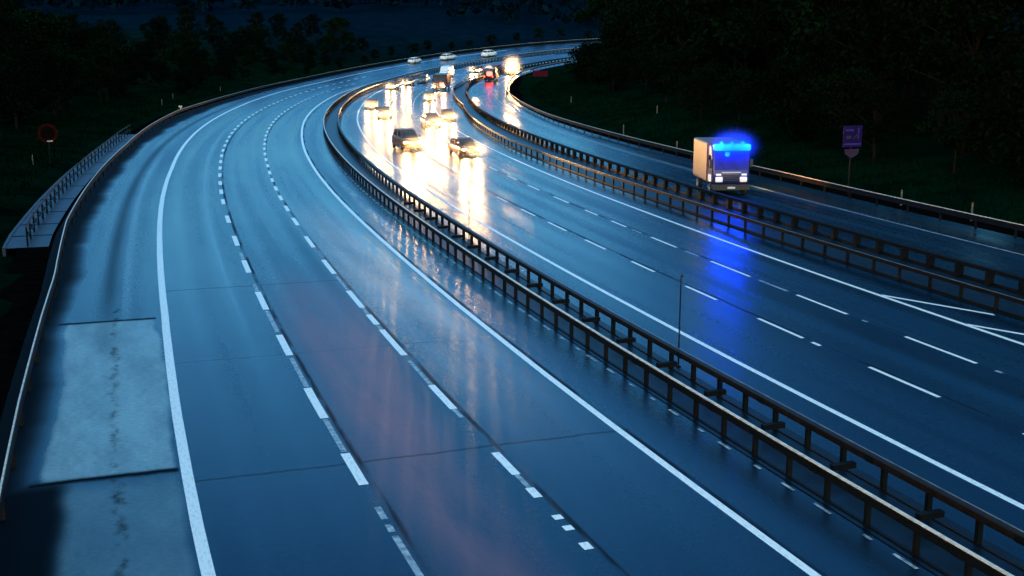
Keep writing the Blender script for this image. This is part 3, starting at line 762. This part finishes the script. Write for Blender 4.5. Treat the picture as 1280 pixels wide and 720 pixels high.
# energies fall on the wet road in front of each vehicle
EN = 500
put(car(P_ORANGE, 4.5, 1.86, 1.85, energy=EN, suv=True), "car", 111.5, 6.0, "tall copper coloured car with blazing headlights, nearest of the left lane traffic", "car", GO, yaw=8)
put(car(P_ORANGE, 4.2, 1.76, 1.5, energy=EN), "car", 105.2, 10.3, "copper car with blazing headlights, nearest one to the slip road guardrail", "car", GO, yaw=8)
put(car(P_BROWN, 4.3, 1.8, 1.6, energy=EN), "car", 137.5, 11.2, "brown car in the centre of the glare, directly behind the two nearest cars", "car", GO, yaw=5)
put(car(P_DARK, 4.3, 1.78, 1.5, energy=EN), "car", 191, 13.0, "small dark car right in front of the dark truck with a red lamp", "car", GO)
put(car(P_GREY, 4.3, 1.75, 1.5, energy=EN), "car", 152.5, 6.4, "grey car close to the inner edge line, behind the tall copper car", "car", GO)
put(car(P_DARK, 4.2, 1.75, 1.45, energy=EN), "car", 172, 4.6, "dark car lost in the tall column of headlight glare near the inner bend", "car", GO)
put(car(P_GREY, 4.2, 1.75, 1.45, energy=EN), "car", 226, 3.9, "car with yellow headlights where the traffic column meets the median bend", "car", GO)
put(car(P_DARK, 4.2, 1.75, 1.45, energy=EN), "car", 238, 4.4, "car with yellow headlights, last of the column at the inner bend", "car", GO)
put(car(P_RED, 4.1, 1.7, 1.45, energy=400), "car", 147, 14.0, "small dark red car beside the start of the slip road guardrail", "car", GO)
tr = van(P_DARK, 7.0, 2.45, 3.0, energy=500, box=True)
mb = MB(); mb.box((-.55, 3.56, 1.35), (.75, .06, .55)); mb.build("warning_lamp", M_TAIL, tr)
mb = MB(); mb.box((-.75, 3.60, 1.18), (.28, .05, .20)); mb.build("amber_lamp", M_AMBER, tr)
put(tr, "truck", 223.5, 13.4, "dark box truck with a glowing red and orange lamp low on its front", "truck")
put(car(P_GREY, 4.8, 1.8, 1.5, lights='off'), "car", 246, 5.6, "long grey unlit car side on behind the headlight column", "car", GO)
put(van(P_WHITE, 5.2, 2.0, 2.3, lights='off'), "van", 262, 6.5, "white van with a dark nose on the far bend, left of the dark box truck", "van")
put(car(P_DARK, 4.3, 1.8, 1.5, energy=700), "car", 276, 9.2, "dark car on the far bend, second from the end of the queue", "car", GO)
put(car(P_RED, 4.3, 1.8, 1.5, energy=700), "car", 281, 12.0, "dark red car at the far end of the traffic queue", "car", GO)
put(van(P_DARK, 5.4, 2.0, 2.5, lights='off'), "van", 254, 18.2 , "dark van with bright red lamps where the slip road guardrail bends", "van", fwd=True)
vb = [o for o in bpy.data.objects if o.name.startswith("van") and o.get("label", "").startswith("dark van")][0]
mb = MB(); loft(mb, [ring(y, .62, -.42, .42, .3) for y in (-.04, .04)]); mb.v = [(x + .2, y - 2.75, z + 1.55) for x, y, z in mb.v]; mb.build("warning_lamp", M_TAIL, vb)
# the bright lorry at the head of the slip road
lo = van(P_GREY, 7.5, 2.5, 3.4, energy=900, box=True)
for sx in (-1, 1):
    for z, x in ((1.75, .45), (2.6, .75), (2.6, .3)):
        mb = MB(); mb.tube([(sx * x, 3.3, z), (sx * x, 3.79, z)], .17, 12); mb.build("spot_lamp", M_HEAD, lo)
LL = bpy.data.lights.new("roof_lamp", 'SPOT'); LL.energy = 700; LL.color = (1.0, 0.40, 0.09); LL.spot_size = R(120); LL.spot_blend = 1; LL.shadow_soft_size = .2
lb = bpy.data.objects.new("roof_lamp", LL); lb.location = (0, 4.0, 2.4); lb.rotation_euler = (R(88), 0, 0); col.objects.link(lb); lb.parent = lo
put(lo, "lorry", 275, 17.9, "lorry with dazzling orange headlights at the top of the slip road", "lorry", yaw=18)

# white vehicles passing side on along the far part of the empty carriageway
GF = "white cars side on along the far carriageway"
put(car(P_WHITE, 4.4, 1.8, 1.35, lights='off', tail=False), "car", 294, -15.5, "leftmost of the three white cars side on along the far bend", "car", GF, fwd=True)
put(car(P_WHITE, 5.6, 1.9, 1.5, lights='off', tail=False), "car", 304.5, -12.6, "middle one of the three white cars on the far bend", "car", GF, fwd=True)
put(car(P_WHITE, 5.0, 1.9, 1.7, lights='off', tail=False), "car", 316, -8.2, "rightmost of the three white cars on the far bend, beside the dazzling lorry", "car", GF, fwd=True)

# ------------------------------------------------------------------ rescue truck with the blue beacon bar
P_CREAM = paint("cream_truck_side", (0.15, 0.088, 0.085), 0.4); P_BLUE = paint("blue_truck_front", (0.015, 0.022, 0.13), 0.3)
rt = empty("rescue_truck", (0, 0, 0))
w = 1.24; f = 2.6
mb = MB(); loft(mb, [ring(y, w + .06, .75, 3.42, .12) for y in (-2.6, 1.05)]); mb.build("cargo_box", P_CREAM, rt)
mb = MB(); loft(mb, [ring(y, a, .80, z, .14) for y, a, z in ((1.0, w, 3.34), (1.7, w, 3.36), (2.15, w, 3.30), (2.42, w * .99, 2.9), (2.55, w * .98, 1.75), (2.6, w * .95, 1.5))]); cabo = mb.build("cab", P_BLUE, rt, smooth=True)
mb = MB(); P = [(-w * .9, 2.585, 1.72), (w * .9, 2.585, 1.72), (w * .86, 2.45, 2.86), (-w * .86, 2.45, 2.86)]; Q = [(x, y - .12, z) for x, y, z in P]
mb.add(P + Q, [(0, 1, 2, 3), (7, 6, 5, 4), (0, 4, 5, 1), (1, 5, 6, 2), (2, 6, 7, 3), (3, 7, 4, 0)]); ws = mb.build("windscreen", simple("blue_glow_painted_windscreen", (0.006, 0.012, 0.16), 0.35, 0, 0.2, 2, spec=0.2), rt)  # blue glow of the beacons put into the glass base colour
for sx in (-.4, .35):
    mb = MB(); mb.tube([(sx, 2.60, 1.74), (sx + .45, 2.56, 2.35)], .015, 5); mb.build("wiper", M_BLACK, ws)
mb = MB(); loft(mb, [ring(y, w * .98, 3.0, 3.42, .1) for y in (2.30, 2.38, 2.62, 2.68)]); mb.build("beacon_bar", M_BEACON, rt, smooth=True)
for sx in (-.7, 0, .7):
    mb = MB(); mb.tube([(sx, 2.50, 3.42), (sx, 2.50, 3.52), (sx, 2.50, 3.60)], [.13, .12, .05], 12); mb.build("beacon", M_BEACON, rt)
mb = MB(); mb.tube([(.3, 2.5, 2.76), (.3, 2.56, 2.76)], .16, 12); mb.build("beacon", M_BEACON, rt)
mb = MB()
for z in (1.02, 1.14, 1.26, 1.38): mb.box((0, 2.615, z), (1.15, .05, .06))
mb.build("grille", M_BLACK, rt)
mb = MB(); loft(mb, [ring(y, w * 1.02, .40, .78, .08) for y in (2.45, 2.72)]); mb.build("bumper", M_BLACK, rt)
mb = MB(); mb.box((0, 2.735, .56), (.52, .012, .12)); mb.build("number_plate", M_PLATE, rt)
mb = MB(); mb.box((0, 2.625, 1.56), (1.3, .02, .07)); mb.build("light_stripe", M_PLATE, rt)
M_HL2 = simple("pale_truck_lamp", (0.8, 0.8, 0.85), 0.2, 0, 0.02, 1, emit=(1.0, 0.80, 0.72), estr=0.06)
for sx in (-1, 1):
    mb = MB(); loft(mb, [ring(y, .24, -.17, .17, .06) for y in (-.06, .05)]); mb.v = [(x + sx * .82, y + 2.60, z + 1.10) for x, y, z in mb.v]; mb.build("headlight", M_HL2, rt, smooth=True)
    mb = MB(); mb.box((sx * .86, 2.60, 1.42), (.34, .06, .12)); mb.build("corner_lamp", M_HL2, rt)
    mb = MB(); mb.box((sx * 1.36, 2.45, 2.15), (.20, .10, .50)); mb.tube([(sx * 1.1, 2.35, 2.5), (sx * 1.36, 2.45, 2.5)], .02, 5); mb.build("mirror", M_BLACK, rt)
    mb = MB(); mb.box((sx * (w - .01), 1.75, 2.2), (.05, .75, .85)); mb.build("side_window", M_GLASS, rt)
    for y in (1.75, -1.5): wheel(rt, sx * (w - .14), y, .44, .28)
mb = MB(); mb.box((w + .03, 1.9, 1.15), (.10, .50, .45)); mb.build("side_lamp", M_HL2, rt)
mb = MB(); mb.box((-w - .10, 0.3, 1.35), (.10, .25, .12)); mb.build("marker_light", M_AMBER, rt)
mb = MB(); mb.box((0, -.8, .60), (1.6, 3.4, .28)); mb.build("chassis", M_BLACK, rt)
put(rt, "rescue_truck", 76.3, 22.3, "cream sided rescue truck with glowing blue beacon bar", "truck", yaw=-11)
BL = bpy.data.lights.new("beacon_lamp", 'POINT'); BL.energy = 40; BL.color = (0.0, 0.03, 1.0); BL.shadow_soft_size = 0.12
for x, y, z in ((-.8, 2.95, 3.35), (-.27, 2.95, 3.35), (.27, 2.95, 3.35), (.8, 2.95, 3.35)):
    o = bpy.data.objects.new("beacon_lamp", BL); o.location = (x, y, z); col.objects.link(o); o.parent = rt
FL = bpy.data.lights.new("marker_lamp", 'SPOT'); FL.energy = 420; FL.color = (1.0, 0.42, 0.10); FL.spot_size = R(100); FL.spot_blend = 1.0; FL.shadow_soft_size = 0.08
fo_ = bpy.data.objects.new("marker_lamp", FL); fo_.location = (-w - .22, 0.3, 1.35); col.objects.link(fo_); fo_.parent = rt
fo_.rotation_euler = Vector((-1, -.45, -.10)).to_track_quat('-Z', 'Y').to_euler()
# warm spot hung beside the truck with no fixture, aimed at its side
WL = bpy.data.lights.new("side_wash_spot", 'SPOT'); WL.energy = 0.3; WL.color = (1.0, 0.62, 0.50); WL.spot_size = R(130); WL.spot_blend = 1.0; WL.shadow_soft_size = 0.15
WL_OB = bpy.data.objects.new("side_wash_spot", WL); WL_OB.location = (2.2, 2.0, 1.6)
col.objects.link(WL_OB); WL_OB.parent = rt
WL_OB.rotation_euler = Vector((-1.0, -.6, .15)).to_track_quat('-Z', 'Y').to_euler()

# ------------------------------------------------------------------ signs, marker posts
def ground_at(x, y): return float(ground_z([x], [y])[0])
M_SIGN = simple("violet_sign_face", (0.010, 0.006, 0.055), 0.4, 0, 0.2, 3, spec=0.03)
M_SIGN2 = simple("violet_sign_marks", (0.034, 0.024, 0.15), 0.4, 0, 0.2, 3, spec=0.03)
M_SIGN3 = simple("grey_sign_marks", (0.03, 0.027, 0.04), 0.5, 0, 0.2, 3, spec=0.03)
M_SIGN4 = simple("pale_arrow_plate", (0.03, 0.02, 0.05), 0.5, 0, 0.2, 3, spec=0.03)
p = at(np.array([72.0]), 29.7)[0]; gz = ground_at(p[0], p[1])
sg = empty("road_sign", (p[0], p[1], gz), 0.30, "square violet road sign above an arrow plate on the right bank", "road sign")
zc = 10.5 - (167 - 42) / 1450 * p[1] - gz
mb = MB(); mb.tube([(0, .10, -.2), (0, .10, zc + .6)], .055, 8); mb.build("pole", M_GALVDK, sg)
face = MB(); face.box((0, 0, zc), (1.42, .05, 1.42)); fo = face.build("sign_face", M_SIGN, sg, bevel=0.01)
mb = MB()
mb.box((-.25, -.031, zc + .42), (.62, .012, .13)); mb.box((.42, -.031, zc + .36), (.10, .012, .40)); mb.box((0, -.031, zc - .50), (1.3, .012, .12)); mb.build("lettering", M_SIGN2, fo)
mb = MB(); mb.box((-.30, -.031, zc - .05), (.36, .012, .20)); mb.tube([(.05, -.031, zc - .15), (.30, -.031, zc + .10)], .03, 5); mb.box((.40, -.031, zc - .02), (.10, .012, .24)); mb.build("symbol", M_SIGN3, fo)
mb = MB(); Z = zc - 1.05
V = [(-.55, -.03, Z + .22), (.55, -.03, Z + .22), (.50, -.03, Z - .10), (0, -.03, Z - .38), (-.50, -.03, Z - .10)]
mb.add(V + [(x, .02, z) for x, y, z in V], [(0, 4, 3, 2, 1), (5, 6, 7, 8, 9)] + [(i, (i + 1) % 5, 5 + (i + 1) % 5, 5 + i) for i in range(5)]); mb.build("arrow_plate", M_SIGN4, sg)

M_RING = simple("dull_red_ring", (0.028, 0.002, 0.002), 0.5, 0, 0.5, 4, spec=0.03)
M_RDARK = simple("dark_sign_face", (0.003, 0.001, 0.001), 0.6, 0, 0.3, 4, spec=0.03)
p = at(np.array([103.6]), -24.0)[0]; gz = ground_at(p[0], p[1]); zc = 10.5 - (163 - 42) / 1450 * p[1] - gz
X = (68 - 640) / 1450 * math.hypot(p[1], 10) * 1.0
sg = empty("round_sign", (p[0], p[1], gz), R(20), "round sign with a dull red ring standing in the dark grass on the left", "road sign")
mb = MB(); mb.tube([(0, .08, -.2), (0, .08, zc + .5)], .045, 8); mb.build("pole", M_GALVDK, sg)
mb = MB(); mb.tube([(0, -.02, zc), (0, .03, zc)], .72, 32); fo = mb.build("sign_face", M_RDARK, sg)
mb = MB(); n = 36
for k in range(n):
    a = 2 * math.pi * k / n
    for rr in (.54, .76): mb.v += [(rr * math.cos(a), -.045, zc + rr * math.sin(a)), (rr * math.cos(a), .0, zc + rr * math.sin(a))]
for k in range(n):
    a, b = 4 * k, 4 * ((k + 1) % n)
    mb.f += [(a, a + 2, b + 2, b), (a + 2, a + 3, b + 3, b + 2), (a + 1, a, b, b + 1)]
mb.build("ring", M_RING, fo)
mb = MB(); mb.box((.12, -.05, zc - .63), (.42, .012, .09)); mb.build("pale_mark", M_CAP, fo)

M_REDB = simple("dim_red_board", (0.05, 0.003, 0.009), 0.6, 0, 0.4, 3, spec=0.03)
p = at(np.array([254.0]), 28.5)[0]; gz = ground_at(p[0], p[1])
sg = empty("warning_board", (p[0], p[1], gz), R(-5), "dim red rectangular board in the grass by the top of the slip road", "sign")
zb_ = 10.5 - (96 - 42) / 1450 * p[1] - gz
mb = MB(); mb.box((0, 0, max(zb_, 1.0)), (3.0, .05, 1.2)); mb.build("board", M_REDB, sg)
for sx in (-1, 1):
    mb = MB(); mb.tube([(sx, .06, -.2), (sx, .06, max(zb_, 1.0) + .5)], .05, 6); mb.build("post", M_GALVDK, sg)
p = at(np.array([262.0]), 24.2)[0]; gz = ground_at(p[0], p[1])
sg = empty("direction_board", (p[0], p[1], gz), R(35), "small pale slanting board in the grass left of the dim red board", "sign")
mb = MB(); V = [(-1.0, -.02, .9), (1.0, -.02, 1.35), (1.0, -.02, 1.65), (-1.0, -.02, 1.15)]
mb.add(V + [(x, .03, z) for x, y, z in V], [(0, 1, 2, 3), (7, 6, 5, 4)] + [(i, 4 + i, 4 + (i + 1) % 4, (i + 1) % 4) for i in range(4)]); mb.build("board", M_PLATE, sg)
for sx in (-.6, .6):
    mb = MB(); mb.tube([(sx, .06, -.2), (sx, .06, 1.2)], .05, 6); mb.build("post", M_GALVDK, sg)

M_POST = simple("pale_marker_post", (0.05, 0.055, 0.055), 0.5, 0, 0.2, 5); M_REFL = simple("marker_reflector", (0.16, 0.09, 0.08), 0.3, 0, 0.1, 5)
def marker():
    r = empty("marker_post", (0, 0, 0))
    mb = MB(); mb.box((0, 0, .50), (.13, .05, 1.2), 0, .8); mb.build("post", M_POST, r)
    mb = MB(); mb.box((0, -.032, .92), (.08, .012, .16)); mb.build("reflector", M_REFL, r)
    return r
MG = "slim marker posts along the verges"
first = marker()
MK = [(66.4, 30.0, 0.95, "pale marker post behind the outer guardrail, right of the violet sign"), (59.8, 30.2, 1.0, "pale marker post nearest the right edge of the photo, behind the outer guardrail"),
      (102.4, 29.3, 1.0, "marker post behind the outer guardrail just left of the rescue truck"), (121.5, 29.9, .9, "marker post behind the outer guardrail halfway between truck and bend"),
      (130.0, 36.0, .8, "lone marker post up on the right bank in front of the trees"), (170.0, 33.0, .8, "marker post on the green slope above the right bend"),
      (164.4, -21.0, .9, "marker post with a pale reflector at the rail joint of the left verge"), (176, -25.5, .8, "left one of two pale marker posts in the grass below the left trees"),
      (188, -26.5, .8, "right one of two pale marker posts in the grass below the left trees"), (212, -24.5, .8, "farthest marker post behind the left guardrail"), (103.0, -25.2, .7, "small marker post just right of the round red ringed sign")]
for i, (s, o, sc, lab) in enumerate(MK):
    m_ = first if i == 0 else copy_tree(first)
    p = at(np.array([s]), o)[0]; m_.location = (p[0], p[1], ground_at(p[0], p[1])); m_.scale = (sc, sc, sc); m_.rotation_euler = (0, 0, heading(s) * .3)
    tag(m_, lab, "marker post", MG)
# reflector bracket on top of the left rail
p = at(np.array([161.5]), tab(161.5, LEFT_TAB))[0]
rb_ = empty("rail_reflector", (p[0], p[1], p[2] + .78), 0, "small pale reflector bracket clamped on top of the left guardrail", "reflector")
mb = MB(); mb.box((0, 0, .12), (.10, .10, .24)); mb.build("bracket", M_CAP, rb_)
mb = MB(); mb.box((.0, -.03, .34), (.42, .05, .22)); mb.build("reflector", M_CAP, rb_)
# slender poles on the median
for s, hgt, lab in ((37.4, 2.95, "slender dark pole at the median guardrail, well right of the glare"), (62.1, 2.9, "slender dark pole at the median guardrail below the headlight glare")):
    p = at(np.array([s]), 1.02)[0]
    r = empty("marker_pole", (p[0], p[1], p[2]), 0, lab, "pole", "slender poles on the median")
    mb = MB(); mb.tube([(0, 0, 0), (0, 0, hgt)], [.028, .02], 8); mb.build("pole", M_GALVDK, r)
    mb = MB(); mb.box((.03, 0, hgt + .05), (.08, .06, .06)); mb.build("cap", M_GALVDK, r)
    mb = MB(); mb.tube([(0, 0, 0), (0, 0, .05)], .09, 10); mb.build("base_plate", M_GALVDK, r)

# ------------------------------------------------------------------ trees
def leaf_material(name, c0, c1):
    m, nt, b = mat(name)
    g_ = N(nt, "ShaderNodeNewGeometry"); tc = N(nt, "ShaderNodeTexCoord")
    nz = N(nt, "ShaderNodeTexNoise"); nz.inputs["Scale"].default_value = 0.5; nz.inputs["Detail"].default_value = 3
    nt.links.new(tc.outputs["Object"], nz.inputs["Vector"])
    f_ = math_(nt, 'ADD', math_(nt, 'MULTIPLY', g_.outputs["Random Per Island"], 0.5), math_(nt, 'MULTIPLY', nz.outputs[0], 0.5))
    r = ramp(nt, f_, [(0.3, c0), (0.7, c1)])
    nt.links.new(r.outputs[0], b.inputs["Base Color"]); b.inputs["Roughness"].default_value = 1.0; b.inputs["Specular IOR Level"].default_value = 0.0
    return m
M_LEAF = [leaf_material("dark_leaves", (0.0005, 0.0018, 0.0010), (0.0018, 0.0055, 0.0025)), leaf_material("blue_green_leaves", (0.0004, 0.0018, 0.0018), (0.0012, 0.005, 0.0045)), leaf_material("mossy_leaves", (0.0006, 0.0025, 0.0012), (0.0024, 0.009, 0.0035))]
M_BARK = simple("dark_wet_bark", (0.003, 0.0028, 0.0025), 0.9, 0, 0.4, 5, spec=0.1)

def leaf_quads(centres, size):
    n = len(centres)
    a = rng.normal(size=(n, 3)); a /= np.linalg.norm(a, axis=1)[:, None]
    b = np.cross(a, rng.normal(size=(n, 3))); b /= np.linalg.norm(b, axis=1)[:, None]
    s = size * rng.uniform(.6, 1.3, (n, 1))
    V = np.stack([centres - a * s - b * s * .15, centres - b * s * .55, centres + a * s, centres + b * s * .55], 1).reshape(-1, 3)
    return V, [(4 * i, 4 * i + 1, 4 * i + 2, 4 * i + 3) for i in range(n)]

def tree_mesh(h, cr, n_clump, n_leaf, kind, size):
    """trunk and crown meshes; kind 0 broad, 1 conifer, 2 bush"""
    tk = MB(); top = h * (.95 if kind == 1 else .62); pts = []; x = y = 0
    for i in range(7):
        z = top * i / 6; pts.append((x, y, z)); x += random.uniform(-.12, .12) * h / 12; y += random.uniform(-.12, .12) * h / 12
    r0 = h * .022; tk.tube(pts, [r0 * (1.25 if i == 0 else 1 - .13 * i) for i in range(7)], 8)
    C = []
    for k in range(n_clump):
        if kind == 1:
            t = (k + .5) / n_clump; z = h * (.10 + .88 * t); rad = cr * (1 - t) ** .8 * random.uniform(.45, 1.0); a = k * 2.4
            c = Vector((math.cos(a) * rad, math.sin(a) * rad, z - rad * .25)); cs = cr * .32 * (1.1 - t) + .25
        else:
            base = .12 if kind == 2 else .28
            u = random.random(); z = h * (base + (1 - base) * u ** .8); e = math.sqrt(max(0, 1 - ((z / h - (base + 1) / 2 * .95) / ((1 - base) / 2 * 1.15)) ** 2))
            a = k * 2.4 + random.random(); rad = cr * e * random.uniform(.25, 1.05)
            c = Vector((math.cos(a) * rad, math.sin(a) * rad, z)); cs = cr * random.uniform(.20, .36)
        j = min(6, max(1, int(c.z / top * 6 * .75))); p0 = Vector(pts[j])
        if k % 2 == 0: tk.tube([p0, p0.lerp(c, .5) + Vector((0, 0, .15)), c], [r0 * .35, r0 * .2, r0 * .07], 5, caps=False)
        q = rng.normal(size=(n_leaf, 3)); q /= np.linalg.norm(q, axis=1)[:, None]; q *= (rng.uniform(0, 1, (n_leaf, 1)) ** .45) * cs
        q[:, 2] *= .7; q += np.array(c); C.append(q)
    V, Fc = leaf_quads(np.concatenate(C), size)
    return tk, (V, Fc)
VARS = []
for i, (h, cr, nc, nl, kind, size, m) in enumerate(((12, 4.2, 60, 90, 0, .20, 0), (12, 3.6, 60, 90, 0, .19, 1), (13, 3.2, 80, 70, 1, .20, 1), (10, 4.6, 55, 95, 0, .21, 2), (4.5, 3.2, 34, 80, 2, .15, 0), (14, 4.0, 70, 85, 0, .20, 0))):
    tk, (V, Fc) = tree_mesh(h, cr, nc, nl, kind, size)
    r = empty("bush" if kind == 2 else "tree", (0, 0, 0)); tk.build("trunk", M_BARK, r, smooth=True)
    cm = MB(); cm.add(V, Fc); cm.build("crown", M_LEAF[m], r)
    VARS.append([r, h, kind, False])
KN = ["broad dark tree", "slim blue green tree", "pointed conifer", "wide mossy tree", "low dark bush", "tall dark tree"]
PL = []
def place(v, s, off, height, where, yaw=None):
    r, h, kind, used = VARS[v]
    t = copy_tree(r) if used else r; VARS[v][3] = True
    p = at(np.array([float(s)]), float(off))[0]; z = ground_at(p[0], p[1]); k = height / h
    t.location = (p[0], p[1], z - .15); t.rotation_euler = (0, 0, random.uniform(0, 6.28) if yaw is None else yaw)
    t.scale = (k * random.uniform(.9, 1.15), k * random.uniform(.9, 1.15), k)
    PL.append((t, v, where, s, off, height))
# right bank: dense wood in four ranks, taller towards the camera
for rank, (o0, hh) in enumerate(((39, 10), (45, 15), (53, 19), (63, 23))):
    for s in np.arange(6 + rank * 3, 262, 8.5 if rank < 2 else 10.5):
        j = random.uniform
        oo = o0 + j(-2, 2) + (3 if s > 150 else 0)
        place(random.choice([0, 1, 2, 3, 5]) if rank else random.choice([0, 3, 4, 4]), s + j(-2, 2), oo, hh * j(.85, 1.2) * (.55 if rank == 0 else 1), "right")
# left bank
for rank, (o0, hh) in enumerate(((-33, 7), (-40, 10), (-50, 13))):
    for s in np.arange(10 + rank * 4, 300, 8.0 if rank < 2 else 10.0):
        j = random.uniform
        near = 2.3 if s < 82 else 1.5 if s < 100 else (1.0 if s < 190 else .75)
        place(random.choice([0, 1, 0, 3, 5]) if rank else random.choice([0, 3, 4]), s + j(-2, 2), o0 + j(-2, 2), hh * near * j(.8, 1.2), "left")
for s in np.arange(200, 420, 7.0):
    place(random.choice([4, 3, 0]), s, -24 + random.uniform(-2, 1) - (4 if s < 240 else 0), random.uniform(2.2, 4.2), "far")
# number the labels off by what stands around them
bys = {}
for t, v, where, s, off, height in PL: bys.setdefault(where, []).append((t, v, s, off, height))
for where, L in bys.items():
    L.sort(key=lambda q: q[2])
    for t, v, s, off, height in L:
        kind = KN[v]; rank = ("front edge" if abs(off) < 43 and where == "right" or abs(off) < 37 else "second row" if abs(off) < 50 and where == "right" or abs(off) < 45 else "back of the wood")
        place_ = ("out towards the far bend" if s > 190 else "beyond the rescue truck" if where == "right" and s > 100 else "beside the empty lanes" if s > 100 else "close to the bridge")
        side = "right bank" if where == "right" else "left bank" if where == "left" else "verge of the far carriageway"
        tag(t, "%s, %s, %s, %s" % (kind, rank, side, place_), "bush" if VARS[v][2] == 2 else "tree", {"right": "trees on the dark right bank", "left": "trees on the left bank", "far": "low growth behind the far guardrail"}[where])

# distant wooded hillside: one mass of crowns
Cs = []; Ls = 0
xx = rng.uniform(-420, 520, 8000); yy = rng.uniform(372, 1050, 8000)
zz = ground_z(xx, yy)
S_, O_ = corridor(xx, yy)
keep = (np.abs(O_ - 5) > 36)
for x, y, z in zip(xx[keep], yy[keep], zz[keep]):
    rr = rng.uniform(2.2, 4.2); n = 26
    q = rng.normal(size=(n, 3)); q /= np.linalg.norm(q, axis=1)[:, None]; q[:, 2] = np.abs(q[:, 2]) * 1.3; q *= rr * rng.uniform(.75, 1.05, (n, 1))
    Cs.append(q + np.array([x, y, z + rr * .8]))
V, Fc = leaf_quads(np.concatenate(Cs), 1.5)
hw = MB(); hw.add(V, Fc); tag(hw.build("distant_wood", leaf_material("hill_leaves", (0.0003, 0.0026, 0.0068), (0.0009, 0.0062, 0.014))), "dark wooded hillside closing the view behind the motorway", "woodland", kind="stuff")  # bluer than the near leaves, distance haze put into the colour

# grass tufts on the verges
gx = []
for (s0, s1, oa, ob, n) in ((55, 260, 30, 40, 9000), (60, 230, -33, -23.5, 9000)):
    ss = rng.uniform(s0, s1, n); oo = rng.uniform(oa, ob, n)
    p = at(ss, oo); p[:, 2] = ground_z(p[:, 0], p[:, 1]); gx.append(p)
gx = np.concatenate(gx); a = rng.uniform(0, 6.28, len(gx)); hh = rng.uniform(.15, .5, len(gx)); ww = .05
V = np.stack([gx + np.stack([np.cos(a) * ww, np.sin(a) * ww, 0 * a], 1), gx - np.stack([np.cos(a) * ww, np.sin(a) * ww, 0 * a], 1), gx + np.stack([np.sin(a) * .15, np.cos(a) * .15, hh], 1)], 1).reshape(-1, 3)
gm = MB(); gm.add(V, [(3 * i, 3 * i + 1, 3 * i + 2) for i in range(len(gx))])
tag(gm.build("grass", leaf_material("verge_grass_blades", (0.0004, 0.003, 0.001), (0.001, 0.008, 0.0025))), "dark green grass tufts on both verges", "grass", kind="stuff")

# ------------------------------------------------------------------ spray volumes added round the vehicles to carry the glow of their lamps
def spray_material(name, dens, c):
    m = bpy.data.materials.new(name); m.use_nodes = True; nt = m.node_tree; nt.nodes.clear()
    out = N(nt, "ShaderNodeOutputMaterial"); v = N(nt, "ShaderNodeVolumePrincipled"); tc = N(nt, "ShaderNodeTexCoord")
    ln = N(nt, "ShaderNodeVectorMath", operation='LENGTH'); nt.links.new(tc.outputs["Object"], ln.inputs[0])
    mr = N(nt, "ShaderNodeMapRange"); mr.interpolation_type = 'SMOOTHSTEP'; nt.links.new(ln.outputs["Value"], mr.inputs[0])
    mr.inputs[1].default_value = 0.1; mr.inputs[2].default_value = 0.97; mr.inputs[3].default_value = 1; mr.inputs[4].default_value = 0
    nt.links.new(math_(nt, 'MULTIPLY', math_(nt, 'POWER', mr.outputs[0], 3.0), dens), v.inputs["Density"]); v.inputs["Color"].default_value = (*c, 1); v.inputs["Anisotropy"].default_value = 0.3
    nt.links.new(v.outputs[0], out.inputs["Volume"]); return m
def spray(m, x, y, z, sx, sy, sz, rz, label):
    mb = MB(); n = 16
    mb.v.append((0, 0, -1))
    for i in range(1, 8):
        a = math.pi * i / 8 - math.pi / 2
        for k in range(n): mb.v.append((math.cos(a) * math.cos(2 * math.pi * k / n), math.cos(a) * math.sin(2 * math.pi * k / n), math.sin(a)))
    mb.v.append((0, 0, 1)); last = len(mb.v) - 1
    for k in range(n):
        mb.f.append((0, 1 + (k + 1) % n, 1 + k)); mb.f.append((last, 1 + 6 * n + k, 1 + 6 * n + (k + 1) % n))
        for i in range(6): mb.f.append((1 + i * n + k, 1 + i * n + (k + 1) % n, 1 + (i + 1) * n + (k + 1) % n, 1 + (i + 1) * n + k))
    o = mb.build("spray", m); o.location = (x, y, z); o.scale = (sx, sy, sz); o.rotation_euler = (0, 0, rz)
    tag(o, label, "spray", "spray added round the vehicles for its glow", "stuff")
M_SPRAY = spray_material("road_spray", 0.06, (1, 1, 1)); M_LSPRAY = spray_material("lorry_spray", 0.35, (1, .9, .8)); M_BSPRAY = spray_material("blue_tinted_mist", 2.0, (0.12, 0.28, 1))  # beacon mist coloured blue, putting the beacon light into its own colour
p = at(np.array([128.0]), 9.0)[0]
spray(spray_material("thin_road_spray", 0.012, (1, 1, 1)), p[0], p[1], p[2] + .6, 9.5, 48, 3.4, heading(128), "thin veil of spray added for its glow over the oncoming cars")
for o in list(bpy.data.objects):
    if o.parent is None and o.get("category") in ("car", "truck", "lorry", "van") and any(c.type == 'LIGHT' for c in o.children):
        fwd = o.matrix_basis.to_3x3() @ Vector((0, 1, 0))
        if o.name.startswith("lorry"):
            c = o.location + fwd * 4.6
            spray(M_LSPRAY, c.x, c.y, o.location.z + 2.2, 4.2, 3.0, 4.2, o.rotation_euler.z, "spray added for its orange glow in front of the dazzling lorry")
        elif o.name.startswith("rescue"):
            c = o.location + fwd * 2.8
            spray(M_BSPRAY, c.x, c.y, o.location.z + 3.25, 2.7, 1.5, 1.9, o.rotation_euler.z, "mist tinted blue, added for the glow of the beacon bar")
        else:
            c = o.location + fwd * 3.6
            k = 1.0 if o.get("category") == "car" else 1.35
            spray(M_SPRAY, c.x, c.y, o.location.z + 0.9 * k, 2.2 * k, 3.6, 1.35 * k, o.rotation_euler.z, "spray added for the headlight glow in front of a vehicle")
